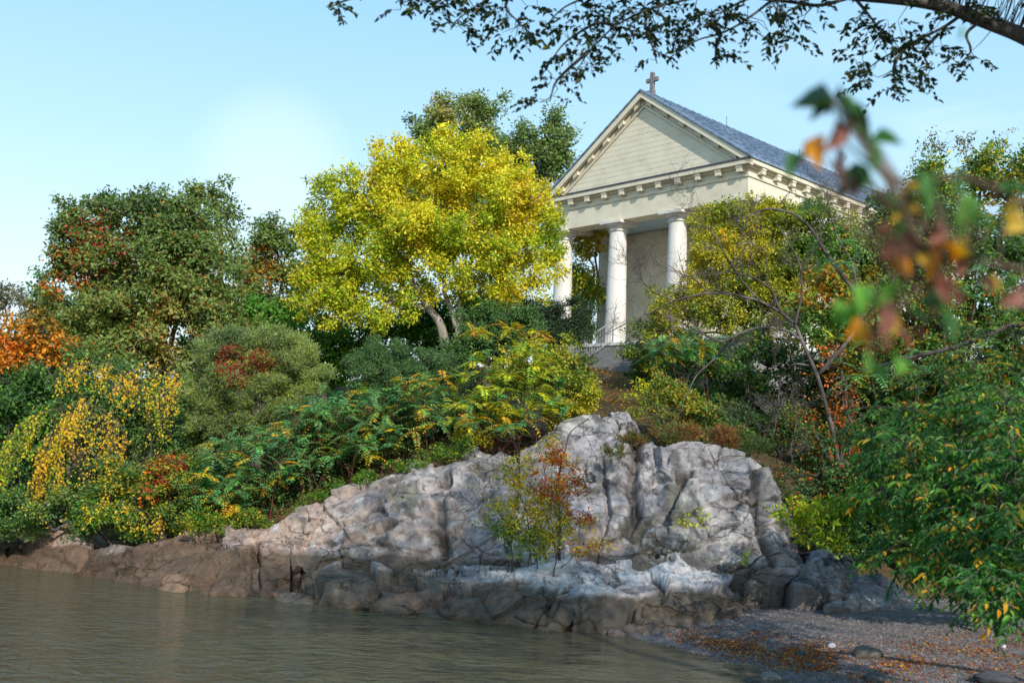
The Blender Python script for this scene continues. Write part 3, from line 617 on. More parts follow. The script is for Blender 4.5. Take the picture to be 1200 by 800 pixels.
# ------------------------------------------------------------------ foliage
def nrm(v): return v / (np.linalg.norm(v, axis=-1)[..., None] + 1e-9)
def leafmesh(name, P, Dn, Nn, Ln, Wd, Col, shape='rhomb', parent=None):
    """P leaf base points, Dn leaf direction, Nn leaf normal"""
    Dn = nrm(Dn); Sd = nrm(np.cross(Dn, Nn)); Nn = np.cross(Sd, Dn); Ln = Ln[:, None]; Wd = Wd[:, None]; k = len(P)
    if shape == 'rhomb':
        V = np.stack([P, P + Dn * Ln * .42 + Sd * Wd * .5, P + Dn * Ln - Nn * Ln * .1, P + Dn * Ln * .42 - Sd * Wd * .5], 1)
        F = np.arange(k)[:, None] * 4 + np.array([0, 1, 2, 3]); m_ = 4
    else:
        up = Nn * Wd * .22
        V = np.stack([P, P + Dn * Ln * .28 + Sd * Wd * .46 + up, P + Dn * Ln * .66 + Sd * Wd * .36 + up - Nn * Ln * .05, P + Dn * Ln - Nn * Ln * .16,
                      P + Dn * Ln * .66 - Sd * Wd * .36 + up - Nn * Ln * .05, P + Dn * Ln * .28 - Sd * Wd * .46 + up], 1)
        F = np.concatenate([np.arange(k)[:, None] * 6 + np.array([0, 1, 2, 3]), np.arange(k)[:, None] * 6 + np.array([0, 3, 4, 5])]); m_ = 6
    o = mesh(name, V.reshape(-1, 3), F, M_leaf, col=np.repeat(np.clip(Col, .003, .95), m_, 0))
    if parent: setparent(o, parent)
    return o
G_ = dict(
    dkgreen=[((.022, .055, .012), 3), ((.04, .085, .018), 3), ((.07, .11, .025), 1)],
)
def pick(rng, pal, n, key=None, jit=.25):
    """pal: list of (rgb, weight); key in 0..1 chooses along the palette so that neighbours agree"""
    c = np.array([q[0] for q in pal], float); wt = np.array([q[1] for q in pal], float); cw = np.cumsum(wt) / wt.sum()
    u = rng.random(n) if key is None else np.clip(key + rng.normal(0, .16, n), 0, .9999)
    C = c[np.searchsorted(cw, u)]
    return C * (1 + rng.normal(0, jit, n))[:, None].clip(.4, 1.8) * (1 + rng.normal(0, .07, (n, 3)))
def tree(name, label, cat, Y, blobs, pal, base=None, leaf=.09, lpc=26, cpx=9., layers=2.2, clump=.22, seed=1, trunk=.16, mat=None, shape='rhomb', stems=1,
         group=None, up=.45, wid=.55, dscale=.9, gap=.0, accents=(), twigs=True, keyf=.35, droop=.1, size_jit=.25, tr_paths=None, flat=.6, hollow=.35, sf=.16):
    rng = np.random.default_rng(seed); s = Y / FPX
    mat = mat or M_bark
    cen = []; rad = []
    for q in blobs:
        dy = q[4] if len(q) > 4 else 0.
        cen.append(at(q[0], q[1], Y + dy)); rr = (Y + dy) / FPX; rad.append((q[2] * rr, (q[2] + q[3]) / 2 * rr * dscale, q[3] * rr))
    cen = np.array(cen); rad = np.array(rad)
    leaf = leaf * 1.12; dens = layers * lpc / 24 * 1.5; lpx = leaf / s
    CC = []; OO = []; SR = []; NL = []
    for c, r_, q in zip(cen, rad, blobs):
        sr = max(min(clump * 1.15, .55 * min(q[2], q[3]) * s), sf * (q[2] + q[3]) / 2 * s); spx = sr / s
        n_ = int(1.9 * q[2] * q[3] / spx ** 2) + 2
        v = nrm(rng.normal(size=(n_, 3))); u = rng.random(n_) ** hollow
        v[:, 1] = np.where((v[:, 1] > 0) & (rng.random(n_) < .45), -v[:, 1], v[:, 1])
        lump = .92 + .3 * fbm(v * 1.9 + c * .3, 2, seed) + .17 * rng.normal(size=n_)
        CC.append(c + v * r_ * (u * lump)[:, None]); OO.append(v); SR.append(sr * rng.uniform(.45, 1.6, n_))
        NL.append(np.full(n_, dens * math.pi * q[2] * q[3] / (.5 * lpx * lpx * wid) / n_))
    CC = np.vstack(CC); OO = np.vstack(OO); SR = np.concatenate(SR); NL = np.concatenate(NL)
    gz = ground_z(CC[:, 0], CC[:, 1]); keep = CC[:, 2] > gz + .02
    if gap > 0: keep &= fbm(CC * (.9 / max(.3, clump * 3)), 2, seed + 9) > -.75 + gap * .6
    CC = CC[keep]; OO = OO[keep]; SR = SR[keep]; NL = NL[keep]; n_ = len(CC)
    if base is None:
        mx_ = cen[:, 0].mean(); base = np.array([mx_, Y + .2, 0])
    elif len(base) == 2:
        base = at(base[0], base[1], Y)
    base = np.array(base, float); gb_ = float(ground_z(base[0], base[1])); base[2] = gb_ - .1
    root = empty(name, tuple(base), label, cat, group)
    # wood
    mb = MB()
    rngw = np.random.default_rng(seed + 5)
    def curve(a_, b_, sag, k=7, j=.05):
        t = np.linspace(0, 1, k)[:, None]; L_ = np.linalg.norm(b_ - a_)
        p_ = a_ + (b_ - a_) * t + np.sin(t * math.pi) * np.array([0, 0, sag * L_]) + rngw.normal(0, j * L_, (k, 3)) * np.sin(t * math.pi)
        return p_
    H = cen[:, 2].mean() - base[2]
    ends = []
    if tr_paths:
        for pts, r0, r1 in tr_paths:
            P = np.array([at(*q) if len(q) == 3 else at(q[0], q[1], Y) for q in pts]); 
            if len(P) > 2:
                tt = np.linspace(0, len(P) - 1, (len(P) - 1) * 4 + 1); P = np.stack([np.interp(tt, np.arange(len(P)), P[:, i]) for i in range(3)], -1)
                for _ in range(2): P[1:-1] = (P[:-2] + P[1:-1] * 2 + P[2:]) / 4
            mb.tube(P, np.linspace(r0, r1, len(P)), 8); ends.append(P[-1]); ends.append(P[len(P) // 2])
    forks = []
    if not tr_paths:
        for k in range(stems):
            tgt = base + np.array([rngw.normal(0, .12) * H * (stems > 1), rngw.normal(0, .08) * H, H * rngw.uniform(.45, .62)])
            b0 = base + np.array([(k - (stems - 1) / 2) * trunk * 1.6, 0, 0]); P = curve(b0, tgt, 0, 8, .015)
            mb.tube(P, np.linspace(trunk, trunk * .6, len(P)), 9); forks.append(tgt); ends.append(tgt); ends.append(P[5])
    E_ = np.array(ends)
    hubs = []
    for c in cen:
        k = np.argmin(np.linalg.norm(E_ - c, axis=1)); P = curve(E_[k], c, .06); mb.tube(P, np.linspace(trunk * .5, trunk * .16, len(P)), 6); hubs += [P[3], P[5], c]
    hubs = np.array(hubs)
    if twigs:
        sel = rngw.permutation(n_)[:min(n_, 260)]
        for i in sel:
            k = np.argmin(np.linalg.norm(hubs - CC[i], axis=1)); P = curve(hubs[k], CC[i], .05, 5, .06); mb.tube(P, np.linspace(trunk * .13, trunk * .03, 5), 4)
    setparent(mb.build('trunk', mat, smooth=True), root)
    # leaves
    key = .5 + keyf * (fbm(CC * .9, 3, seed + 2) * 1.4 + 1.5 * fbm(CC * .3, 2, seed + 6))
    m_ = rng.poisson(NL * (SR / SR.mean()) ** 2) + 1; idx = np.repeat(np.arange(n_), m_); k = len(idx)
    dv = nrm(rng.normal(size=(k, 3))); rr_ = rng.random(k) ** .5 * (1 + .25 * rng.normal(size=k))
    off = dv * (rr_ * SR[idx])[:, None] * np.array([1, 1, flat + .15])
    P = CC[idx] + off
    Nn = nrm(OO[idx] * .3 + dv * .55 + np.array([0, -.1, up]) + rng.normal(0, .42, (k, 3)))
    Dn = nrm(dv * .6 + rng.normal(0, .55, (k, 3)) - np.array([0, 0, droop]))
    Ls = leaf * (1 + rng.normal(0, size_jit, k)).clip(.45, 1.7)
    C = pick(rng, pal, k, key[idx])
    for (ax, ay, ar, apal, prob) in accents:
        # patches of another leaf colour (a climber, a turned branch)
        pc = at(ax, ay, Y); d = np.linalg.norm((P - pc)[:, [0, 2]], axis=1) / (ar * s) + .35 * fbm(P * 1.5, 2, seed + 4)
        mk = (d < 1) & (rng.random(k) < prob); C[mk] = pick(rng, apal, int(mk.sum()))
    ok = P[:, 2] > ground_z(P[:, 0], P[:, 1]) - .05
    leafmesh('crown' if cat == 'tree' else 'foliage', P[ok], Dn[ok], Nn[ok], Ls[ok], Ls[ok] * wid, C[ok], shape, root)
    return root

GR = [((0.0338, 0.0938, 0.0225), 2), ((0.0656, 0.15, 0.0338), 4), ((0.1125, 0.1969, 0.0469), 3), ((0.1875, 0.2438, 0.0562), 1)]
OL = [((0.077, 0.126, 0.0308), 2), ((0.14, 0.21, 0.049), 4), ((0.21, 0.266, 0.063), 3), ((0.336, 0.252, 0.056), 1)]
OL0 = [((0.045, 0.0825, 0.021), 2), ((0.0825, 0.1275, 0.033), 4), ((0.135, 0.165, 0.045), 3), ((0.16, 0.12, 0.03), 1)]
BG = [((0.0517, 0.1466, 0.0207), 2), ((0.1035, 0.2587, 0.031), 4), ((0.1265, 0.253, 0.023), 3)]
YE = [((.22, .31, .015), 2), ((.44, .47, .02), 4), ((.62, .55, .03), 6), ((.63, .45, .035), 2), ((.36, .22, .03), .7)]
YE0 = [((0.2, 0.27, 0.01), 2), ((0.42, 0.42, 0.012), 4), ((0.6, 0.48, 0.02), 5), ((0.62, 0.4, 0.025), 2), ((0.36, 0.2, 0.02), 1)]
YG = [((0.105, 0.195, 0.0225), 2), ((0.16, 0.22, 0.02), 3), ((0.4, 0.38, 0.02), 3), ((0.55, 0.4, 0.025), 2)]
OR = [((0.34, 0.06, 0.012), 2), ((0.55, 0.14, 0.015), 4), ((0.6, 0.25, 0.02), 3), ((0.16, 0.13, 0.02), 1)]
RD = [((0.32, 0.012, 0.018), 2), ((0.5, 0.03, 0.02), 2), ((0.18, 0.01, 0.02), 1)]
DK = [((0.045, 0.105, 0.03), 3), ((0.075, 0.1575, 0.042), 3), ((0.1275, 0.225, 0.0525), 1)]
DK0 = [((0.018, 0.045, 0.0135), 3), ((0.033, 0.075, 0.021), 3), ((0.0525, 0.105, 0.03), 1)]
BL = [((0.0455, 0.104, 0.0325), 2), ((0.078, 0.156, 0.0455), 3), ((0.13, 0.221, 0.078), 2)]
BL0 = [((0.045, 0.105, 0.0525), 2), ((0.075, 0.15, 0.075), 3), ((0.1275, 0.21, 0.105), 2)]
YL = [((0.5, 0.4, 0.015), 2), ((0.68, 0.46, 0.02), 3), ((0.3, 0.36, 0.015), 2)]
CE = [((0.1013, 0.1519, 0.0607), 2), ((0.1823, 0.243, 0.081), 3), ((0.2835, 0.3443, 0.0709), 3), ((0.27, 0.297, 0.1755), 1)]
MIXR = [((0.055, 0.125, 0.025), 3), ((0.10, 0.20, 0.035), 4), ((0.18, 0.27, 0.035), 2), ((0.4, 0.3, 0.03), .45), ((0.5, 0.2, 0.02), .12)]

# --- far background
tree('tree', 'small hazy olive tree far off at the left edge of the photo', 'tree', 60, [(10, 348, 30, 20), (-25, 350, 35, 24), (30, 360, 14, 14)], [((.12, .13, .07), 2), ((.18, .17, .09), 2)], base=(5, 420), leaf=.16, seed=3, clump=.4, layers=1.6, cpx=8, gap=.7)
tree('tree', 'dark oak showing above the round yellow tree', 'tree', 52, [(530, 140, 56, 32), (500, 158, 34, 30), (640, 168, 44, 36), (600, 175, 60, 34), (560, 125, 34, 22), (570, 230, 100, 60), (655, 200, 30, 28), (445, 185, 10, 8)], OL, base=(585, 380), leaf=.15, seed=5, clump=.42, lpc=24, cpx=10, trunk=.35, gap=.1, layers=2.6)
tree('tree', 'ochre and green tree behind the left column of the porch', 'tree', 47, [(686, 330, 30, 50), (690, 280, 26, 34), (672, 370, 40, 40), (705, 240, 22, 30)], YG, base=(690, 430), leaf=.13, seed=7, clump=.35, cpx=9, lpc=22, gap=.4)
tree('tree', 'thin tree turning orange, between the big left oak and the yellow tree', 'tree', 42, [(318, 275, 32, 24), (300, 300, 24, 30), (335, 300, 26, 36), (315, 330, 40, 40), (290, 370, 50, 50), (345, 350, 40, 50)], OL, base=(318, 420), leaf=.12, seed=9, clump=.33, cpx=9, lpc=24, gap=.35, layers=2.4,
     accents=[(305, 322, 30, OR, .28)])
tree('tree', 'loose open crowned tree rising behind the big left oak', 'tree', 38, [(247, 225, 30, 20), (262, 250, 20, 26), (228, 235, 20, 16), (255, 290, 34, 36)], OL, base=(250, 420), leaf=.12, seed=11, clump=.26, cpx=8, lpc=18, gap=.5)
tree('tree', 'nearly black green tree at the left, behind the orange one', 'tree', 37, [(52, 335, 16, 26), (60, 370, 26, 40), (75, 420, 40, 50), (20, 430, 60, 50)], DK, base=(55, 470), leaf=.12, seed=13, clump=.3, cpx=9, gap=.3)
# --- big left oak
tree('oak_tree', 'big dark green oak with a few red leaves, at the left', 'tree', 33.5,
     [(150, 262, 78, 40), (105, 262, 42, 36), (205, 262, 56, 36), (180, 305, 98, 50), (110, 330, 58, 60), (235, 320, 52, 50), (180, 365, 105, 55), (100, 385, 48, 48), (255, 370, 46, 44), (90, 290, 30, 26), (175, 232, 50, 14), (120, 240, 30, 18), (75, 262, 16, 14), (180, 410, 110, 44), (280, 410, 50, 40), (110, 425, 50, 40)],
     OL, base=(185, 440), leaf=.115, seed=15, clump=.3, lpc=26, cpx=9, trunk=.22, gap=.42, mat=M_barkpale,
     accents=[(130, 300, 42, RD, .12), (85, 320, 36, OR, .22), (110, 275, 28, RD, .12), (180, 330, 110, OR, .02), (200, 350, 100, RD, .012), (70, 345, 24, OR, .4)], layers=2.5)
# --- yellow tree
tree('yellow_tree', 'round bright yellow tree with forked pale trunks, left of the chapel', 'tree', 32.5,
     [(520, 200, 72, 50), (450, 225, 62, 46), (585, 205, 56, 44), (400, 245, 52, 42), (385, 215, 26, 14), (620, 245, 44, 46), (510, 265, 115, 62), (420, 300, 72, 52), (600, 300, 62, 50), (385, 330, 42, 42), (470, 330, 66, 34), (560, 330, 60, 30), (645, 305, 30, 34), (410, 355, 50, 26), (535, 165, 40, 18), (480, 180, 36, 18), (640, 270, 28, 30), (370, 275, 24, 30), (628, 335, 18, 24), (600, 345, 36, 20), (372, 360, 34, 24), (440, 372, 44, 18), (365, 315, 24, 34)],
     YE, leaf=.088, seed=17, clump=.2, lpc=25, cpx=9.5, layers=2.0, gap=.3, mat=M_barkpale, trunk=.15, flat=.75, keyf=.45,
     base=(524, 415), accents=[(420, 340, 80, [((.3, .4, .02), 2), ((.42, .45, .02), 1)], .6), (560, 300, 60, [((.25, .36, .015), 1)], .35)],
     tr_paths=[([(524, 430), (521, 400), (516, 378), (500, 358), (486, 335), (470, 310), (455, 285)], .17, .06), ([(538, 430), (538, 400), (536, 380), (540, 352), (548, 320), (560, 280)], .13, .05),
               ([(535, 385), (528, 360), (520, 345), (522, 300), (515, 250)], .09, .04), ([(556, 420), (560, 390), (570, 355), (590, 320), (610, 280)], .1, .04), ([(508, 368), (480, 352), (450, 350), (420, 340)], .07, .03)])
# --- green shrubs under and left of the yellow tree
gm = 'shrubs on the slope left of the chapel'
tree('green_shrub', 'bright green thicket below the left side of the yellow tree', 'shrub', 35, [(330, 380, 46, 36), (400, 392, 60, 40), (460, 395, 46, 34), (250, 430, 80, 40), (350, 440, 80, 30), (520, 405, 46, 40), (480, 370, 46, 34), (560, 375, 50, 34), (620, 385, 40, 26), (300, 360, 30, 26), (355, 410, 60, 30), (500, 380, 30, 28), (580, 360, 50, 25)], BG, base=(380, 440), leaf=.11, seed=19, clump=.26, lpc=24, group=gm)
tree('lilac_shrub', 'wide blue green clipped looking shrub below the yellow tree trunks', 'shrub', 29, [(470, 432, 58, 38), (440, 445, 40, 34), (505, 440, 36, 34), (480, 465, 60, 34), (425, 430, 24, 20)], BL, base=(470, 480), leaf=.05, wid=.35, seed=21, clump=.16, lpc=34, cpx=7, up=.7, keyf=.2, group=gm)
tree('dark_shrub', 'near black green shrub right of the yellow tree trunks', 'shrub', 31, [(560, 390, 36, 34), (590, 375, 40, 26), (550, 420, 30, 34), (600, 400, 40, 36)], DK, base=(570, 440), leaf=.07, seed=23, clump=.2, cpx=8, lpc=26, group=gm)
tree('dark_shrub', 'grey green shrub in front of the left porch column', 'shrub', 33, [(650, 370, 46, 20), (615, 362, 30, 16), (680, 385, 22, 26), (640, 395, 50, 26)], [((.03, .06, .025), 2), ((.06, .10, .035), 2), ((.11, .14, .04), 1)], base=(650, 430), leaf=.06, wid=.4, seed=25, clump=.18, cpx=8, lpc=26, group=gm)
# --- left side: orange tree and dark scrub
tree('orange_tree', 'small bright orange leaved tree at the left edge', 'tree', 29, [(25, 385, 42, 30), (-10, 390, 40, 34), (60, 398, 30, 24), (75, 410, 22, 18), (20, 420, 44, 22), (-30, 420, 40, 30)], OR, base=(68, 470), leaf=.11, seed=27, clump=.22, lpc=20, cpx=8, gap=.6, mat=M_barkpale, trunk=.08)
tree('dark_shrub', 'dark green scrub under the orange tree, hung with creeper', 'shrub', 28.5, [(20, 470, 60, 60), (-30, 480, 60, 80), (70, 490, 60, 70), (20, 560, 80, 60), (120, 470, 50, 50), (150, 520, 60, 60), (190, 480, 50, 60), (215, 530, 40, 60), (80, 580, 80, 44)], DK, base=(60, 620), leaf=.09, seed=29, clump=.26, layers=1.7, lpc=24, cpx=10,
     accents=[(20, 480, 90, BG, .35), (150, 500, 90, GR, .5), (130, 540, 80, CE, .25)])
tree('green_shrub', 'grey green leafy scrub just above the left boulders', 'shrub', 25.3, [(40, 595, 60, 32), (110, 600, 50, 34), (-20, 600, 60, 34), (160, 610, 40, 26), (200, 585, 46, 44), (235, 600, 40, 30), (150, 560, 40, 30)], GR, base=(100, 640), leaf=.06, seed=31, clump=.18, cpx=8, lpc=24, gap=.3,
     accents=[(180, 610, 70, YG, .45), (110, 590, 60, YL, .1), (130, 620, 40, BG, .5)])
tree('red_berry_shrub', 'small shrub of yellow leaves with red berry clusters, above the brown shelf', 'shrub', 25.2, [(190, 560, 34, 26), (205, 545, 24, 18), (175, 575, 22, 20)], YG, base=(190, 620), leaf=.075, seed=33, clump=.16, cpx=8, lpc=18, gap=.3, accents=[(195, 550, 34, RD, .4), (195, 570, 40, OR, .35)])
tree('cedar_shrub', 'silvery green cedar with crimson creeper, mid left', 'shrub', 28, [(300, 420, 56, 34), (345, 425, 46, 34), (255, 430, 30, 36), (290, 465, 66, 40), (345, 460, 50, 36), (245, 480, 34, 50), (280, 510, 60, 40), (275, 395, 30, 14), (330, 395, 30, 14)], CE, base=(300, 560), leaf=.075, wid=.22, seed=35, clump=.17, cpx=7, lpc=30, up=.2, droop=-.5,
     accents=[(275, 425, 18, RD, .5), (312, 424, 13, RD, .5), (290, 445, 12, RD, .35), (300, 460, 50, YG, .2)], gap=.35)
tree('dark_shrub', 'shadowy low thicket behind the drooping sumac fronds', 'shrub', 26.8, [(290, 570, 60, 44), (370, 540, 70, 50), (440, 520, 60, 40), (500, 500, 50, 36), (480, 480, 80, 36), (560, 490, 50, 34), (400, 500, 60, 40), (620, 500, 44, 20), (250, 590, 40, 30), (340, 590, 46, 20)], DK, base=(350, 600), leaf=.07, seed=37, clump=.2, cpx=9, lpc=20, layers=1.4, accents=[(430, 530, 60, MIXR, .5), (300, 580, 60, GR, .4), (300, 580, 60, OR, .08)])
for i, (bl, lab, sd_) in enumerate([([(260, 610, 30, 12), (300, 606, 26, 11), (230, 615, 24, 12)], 'low green weeds with orange flecks at the top of the brown shelf', 41),
        ([(400, 572, 24, 10), (430, 558, 26, 11), (370, 582, 20, 10), (345, 595, 18, 8)], 'low green weeds along the upper edge of the pale bluff', 43),
        ([(480, 545, 30, 10), (520, 532, 26, 10), (545, 520, 20, 9)], 'bright low weeds where the pale bluff crests', 45)]):
    tree('weeds', lab, 'weeds', 24.2, bl, [((.05, .12, .02), 3), ((.12, .22, .02), 3), ((.4, .3, .02), 1)], leaf=.05, seed=sd_, clump=.11, cpx=6, lpc=16, trunk=.01, twigs=False)
# --- right of the chapel
tree('yellow_tree', 'small leaved golden tree covering the right end of the porch', 'tree', 33, [(850, 262, 48, 30), (895, 250, 44, 26), (840, 310, 46, 46), (900, 310, 56, 50), (950, 290, 36, 40), (790, 370, 44, 36), (850, 370, 60, 40), (930, 360, 50, 46), (805, 352, 40, 26), (765, 400, 36, 34), (985, 320, 40, 60), (870, 285, 40, 30), (930, 270, 50, 34), (1000, 400, 40, 50), (925, 335, 60, 50), (860, 330, 50, 30), (940, 252, 40, 22), (985, 264, 34, 28), (905, 238, 30, 16)],
     [((.07, .13, .014), 2), ((.18, .24, .02), 3), ((.42, .38, .02), 4), ((.58, .36, .02), 2)], base=(880, 470), leaf=.075, seed=47, clump=.19, lpc=22, cpx=8, gap=.25, layers=2.1, trunk=.09)
tree('holly_shrub', 'dark glossy holly beside the handrail', 'shrub', 34, [(755, 418, 22, 30), (770, 440, 28, 26), (745, 440, 14, 16)], DK, base=(760, 460), leaf=.07, seed=49, clump=.16, cpx=7, lpc=24)
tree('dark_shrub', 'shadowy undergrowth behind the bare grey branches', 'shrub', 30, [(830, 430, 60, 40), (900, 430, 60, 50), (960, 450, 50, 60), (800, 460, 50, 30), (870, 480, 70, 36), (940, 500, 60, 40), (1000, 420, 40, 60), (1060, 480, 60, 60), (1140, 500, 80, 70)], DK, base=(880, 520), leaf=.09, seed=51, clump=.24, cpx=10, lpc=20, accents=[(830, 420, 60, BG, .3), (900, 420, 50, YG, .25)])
tree('green_shrub', 'thin twiggy shrub with small green leaves over the right end of the cliff', 'shrub', 24.2, [(900, 560, 44, 34), (880, 520, 50, 26), (930, 530, 40, 36), (850, 500, 44, 22), (915, 590, 26, 24)], GR, base=(900, 600), leaf=.055, seed=53, clump=.2, cpx=10, lpc=9, layers=1.2, gap=.7, mat=M_twig, trunk=.04, accents=[(880, 510, 60, OR, .12), (850, 480, 60, BG, .25)])
tree('yellow_plant', 'thin sapling with lime yellow leaves on the leafy slope below the steps', 'plant', 25.5, [(775, 475, 34, 20), (755, 458, 24, 14), (785, 512, 18, 12), (800, 460, 20, 16), (740, 470, 14, 10)], [((.35, .42, .02), 3), ((.55, .5, .02), 3), ((.12, .2, .02), 1)], base=(790, 530), leaf=.065, seed=55, clump=.12, cpx=9, lpc=9, layers=1., gap=.5, mat=M_twig, trunk=.02)
tree('orange_leaved_tree', 'dark trunked maple with scattered orange leaves, right of the cliff', 'tree', 24.5, [(975, 470, 40, 30), (1000, 520, 44, 40), (960, 540, 30, 26), (1010, 580, 40, 30), (940, 490, 26, 20), (985, 430, 30, 26)], [((.5, .12, .015), 3), ((.55, .22, .02), 3), ((.06, .10, .02), 2)], base=(985, 600), leaf=.075, seed=57, clump=.2, cpx=9, lpc=6, layers=1.0, gap=.5, trunk=.13)
tree('green_tree', 'leafy green tree with orange specks, filling the upper right', 'tree', 27, [(1090, 215, 40, 34), (1150, 205, 44, 36), (1200, 215, 50, 50), (1060, 250, 40, 36), (1030, 300, 40, 36), (1110, 280, 80, 60), (1180, 300, 60, 60), (1060, 350, 70, 50), (1150, 380, 80, 60), (1020, 400, 50, 60), (1100, 440, 90, 60), (1190, 460, 60, 70), (985, 290, 30, 30), (1010, 340, 40, 40), (1060, 300, 60, 40), (985, 330, 36, 50), (955, 375, 40, 40), (1030, 255, 30, 30)],
     MIXR, base=(1110, 560), leaf=.1, seed=59, clump=.24, lpc=22, cpx=9.5, trunk=.16, gap=.0, layers=2.6, accents=[(1150, 200, 70, YG, .5), (1190, 240, 40, OR, .2), (1040, 290, 40, YG, .3), (1100, 430, 90, OR, .12)])
tree('twiggy_tree', 'thin topped tree with sparse reddish twigs against the sky, upper right', 'tree', 29, [(1100, 175, 34, 26), (1130, 165, 16, 18), (1180, 165, 34, 14), (1085, 200, 30, 20)], [((.25, .10, .03), 1), ((.10, .12, .03), 2), ((.4, .2, .03), 1)], base=(1130, 480), leaf=.07, seed=61, clump=.18, cpx=9, lpc=7, layers=1., gap=.6, trunk=.06)
tree('green_tree', 'dense mid green tree low at the right, behind the near drooping branches', 'tree', 18.5, [(1080, 520, 70, 50), (1150, 500, 80, 60), (1200, 560, 70, 70), (1100, 590, 70, 50), (1160, 640, 70, 44), (1040, 560, 40, 40), (1080, 640, 50, 30)],
     MIXR, base=(1150, 700), leaf=.085, seed=63, clump=.2, lpc=24, cpx=11, trunk=.1, gap=.0, layers=2.4, accents=[(1100, 520, 80, YG, .22), (1080, 600, 60, OR, .06)])
tree('lime_shrub', 'lime green and yellow shrub leaning over the blocky boulder', 'shrub', 19.3, [(960, 605, 48, 26), (925, 605, 26, 16), (1000, 590, 34, 24), (985, 628, 30, 16), (945, 630, 24, 12)], [((.1, .2, .02), 2), ((.25, .35, .02), 4), ((.5, .46, .02), 2), ((.5, .2, .02), .4)], base=tuple(at(1000, 650, 22.2)), leaf=.075, seed=65, clump=.14, cpx=9, lpc=15, layers=1.4, gap=.4, mat=M_twig, trunk=.03, shape='fold')

tree('dark_shrub', 'deep shadowed scrub right of the cliff, behind the lime shrub', 'shrub', 23.8, [(960, 560, 40, 40), (1010, 570, 50, 60), (1070, 600, 60, 60), (1140, 620, 70, 60), (1200, 620, 60, 60), (1000, 630, 50, 36), (1060, 540, 60, 50), (1150, 540, 80, 50)], DK, base=(1060, 680), leaf=.09, seed=161, clump=.22, lpc=22, layers=2, accents=[(980, 560, 60, OR, .12), (1090, 600, 120, GR, .35), (1080, 560, 90, YG, .12)])
# --- sumac and ailanthus: fronds of paired leaflets
def fronds(name, label, Y, spots, palf, base, seed, flen=.62, n=60, pairs=11, cat='shrub', group=None, leafl=.125, stem=M_redstem, spread=.35, droop=.55, ylow=.5, pal2=None, wl=.33, nst=12, dirx=0.):
    rng = np.random.default_rng(seed); b = at(base[0], base[1], Y); b[2] = float(ground_z(b[0], b[1])) - .05
    root = empty(name, tuple(b), label, cat, group); mb = MB()
    PP, DD, NN, LL, CC = [], [], [], [], []
    hubs = []
    for (x, y, rx, ry) in spots:
        for _ in range(nst):
            a = rng.random() * 6.28; r = math.sqrt(rng.random()); q = at(x + rx * r * math.cos(a), y + ry * r * math.sin(a), Y + rng.uniform(-.7, .7)); hubs.append(q)
            if rng.random() < .2:
                t = np.linspace(0, 1, 7)[:, None]; foot = b + np.array([rng.normal(0, .5) + (q[0] - b[0]) * .5, rng.normal(0, .2), 0]); foot[2] = float(ground_z(foot[0], foot[1])) - .05
                P = foot + (q - foot) * t + np.sin(t * math.pi) * np.array([(q[0] - foot[0]) * -.12, 0, .1]); mb.tube(P, np.linspace(.016, .006, 7), 5)
    per = max(3, int(n / 7))
    for q in hubs:
        tone = rng.random()
        for f in range(per):
            a = rng.random() * 6.28; el = rng.uniform(-.1, .9); d = np.array([math.cos(a) * math.cos(el) + dirx, math.sin(a) * math.cos(el) * .8 - .25, math.sin(el)]); d /= np.linalg.norm(d); dr_ = droop * rng.uniform(.3, 1.7)
            L_ = flen * rng.uniform(.45, 1.2); t = np.linspace(0, 1, pairs + 1)[1:]
            def pt(t): return q + d * L_ * t[:, None] - np.array([0, 0, 1.]) * (dr_ * L_ * t ** 2)[:, None]
            R = pt(np.linspace(0, 1, 5)); mb.tube(R, np.linspace(.006, .002, 5), 3)
            c = pt(t); T = nrm(d * L_ - np.array([0, 0, 2 * dr_ * L_]) * t[:, None]); S = nrm(np.cross(T, np.array([0, 0, 1.]))); N = nrm(np.cross(S, T))
            low = tone + rng.normal(0, .2) < ylow
            col = pick(rng, pal2 if (low and pal2) else palf, 1, None, .12)[0]
            sz = leafl * np.sin(np.clip(t * 2.6 + .35, 0, 2.9)) ** .6 * rng.uniform(.85, 1.15)
            for s_ in (-1, 1):
                PP.append(c); DD.append(nrm(S * s_ + T * .35 - np.array([0, 0, .25]) + rng.normal(0, .08, c.shape))); NN.append(N + rng.normal(0, .12, N.shape)); LL.append(sz)
                CC.append(col * (1 + rng.normal(0, .2, (pairs, 1)))); LL[-1] = LL[-1] * np.where(rng.random(pairs) < .08, .05, rng.uniform(.75, 1.15, pairs))
    setparent(mb.build('stems', stem), root)
    P, D, N, Ls, C = map(np.concatenate, (PP, DD, NN, LL, CC))
    ok = P[:, 2] > ground_z(P[:, 0], P[:, 1])
    leafmesh('foliage', P[ok], D[ok], N[ok], Ls[ok], Ls[ok] * wl, C[ok], 'rhomb', root)
    return root
SG = [((.08, .24, .075), 2), ((.10, .30, .095), 3), ((.16, .36, .08), 2)]; SG0 = [((.035, .12, .045), 2), ((.05, .16, .06), 3), ((.07, .18, .05), 2)]; SY = [((.58, .42, .02), 3), ((.6, .32, .02), 2), ((.34, .36, .02), 2)]
SYG = [((0.161, 0.276, 0.023), 2), ((0.345, 0.414, 0.023), 2), ((0.575, 0.529, 0.023), 3)]
gf = 'sumac bushes along the top of the bluff'
fronds('sumac_bush', 'blue green sumac with orange yellow lower fronds, farthest left of the sumacs', 25.3, [(290, 520, 40, 22), (260, 550, 26, 26), (310, 555, 36, 24), (280, 585, 30, 16), (240, 575, 16, 16)], SG, (300, 610), 101, pal2=SY, ylow=.14, n=56, group=gf, dirx=-.3)
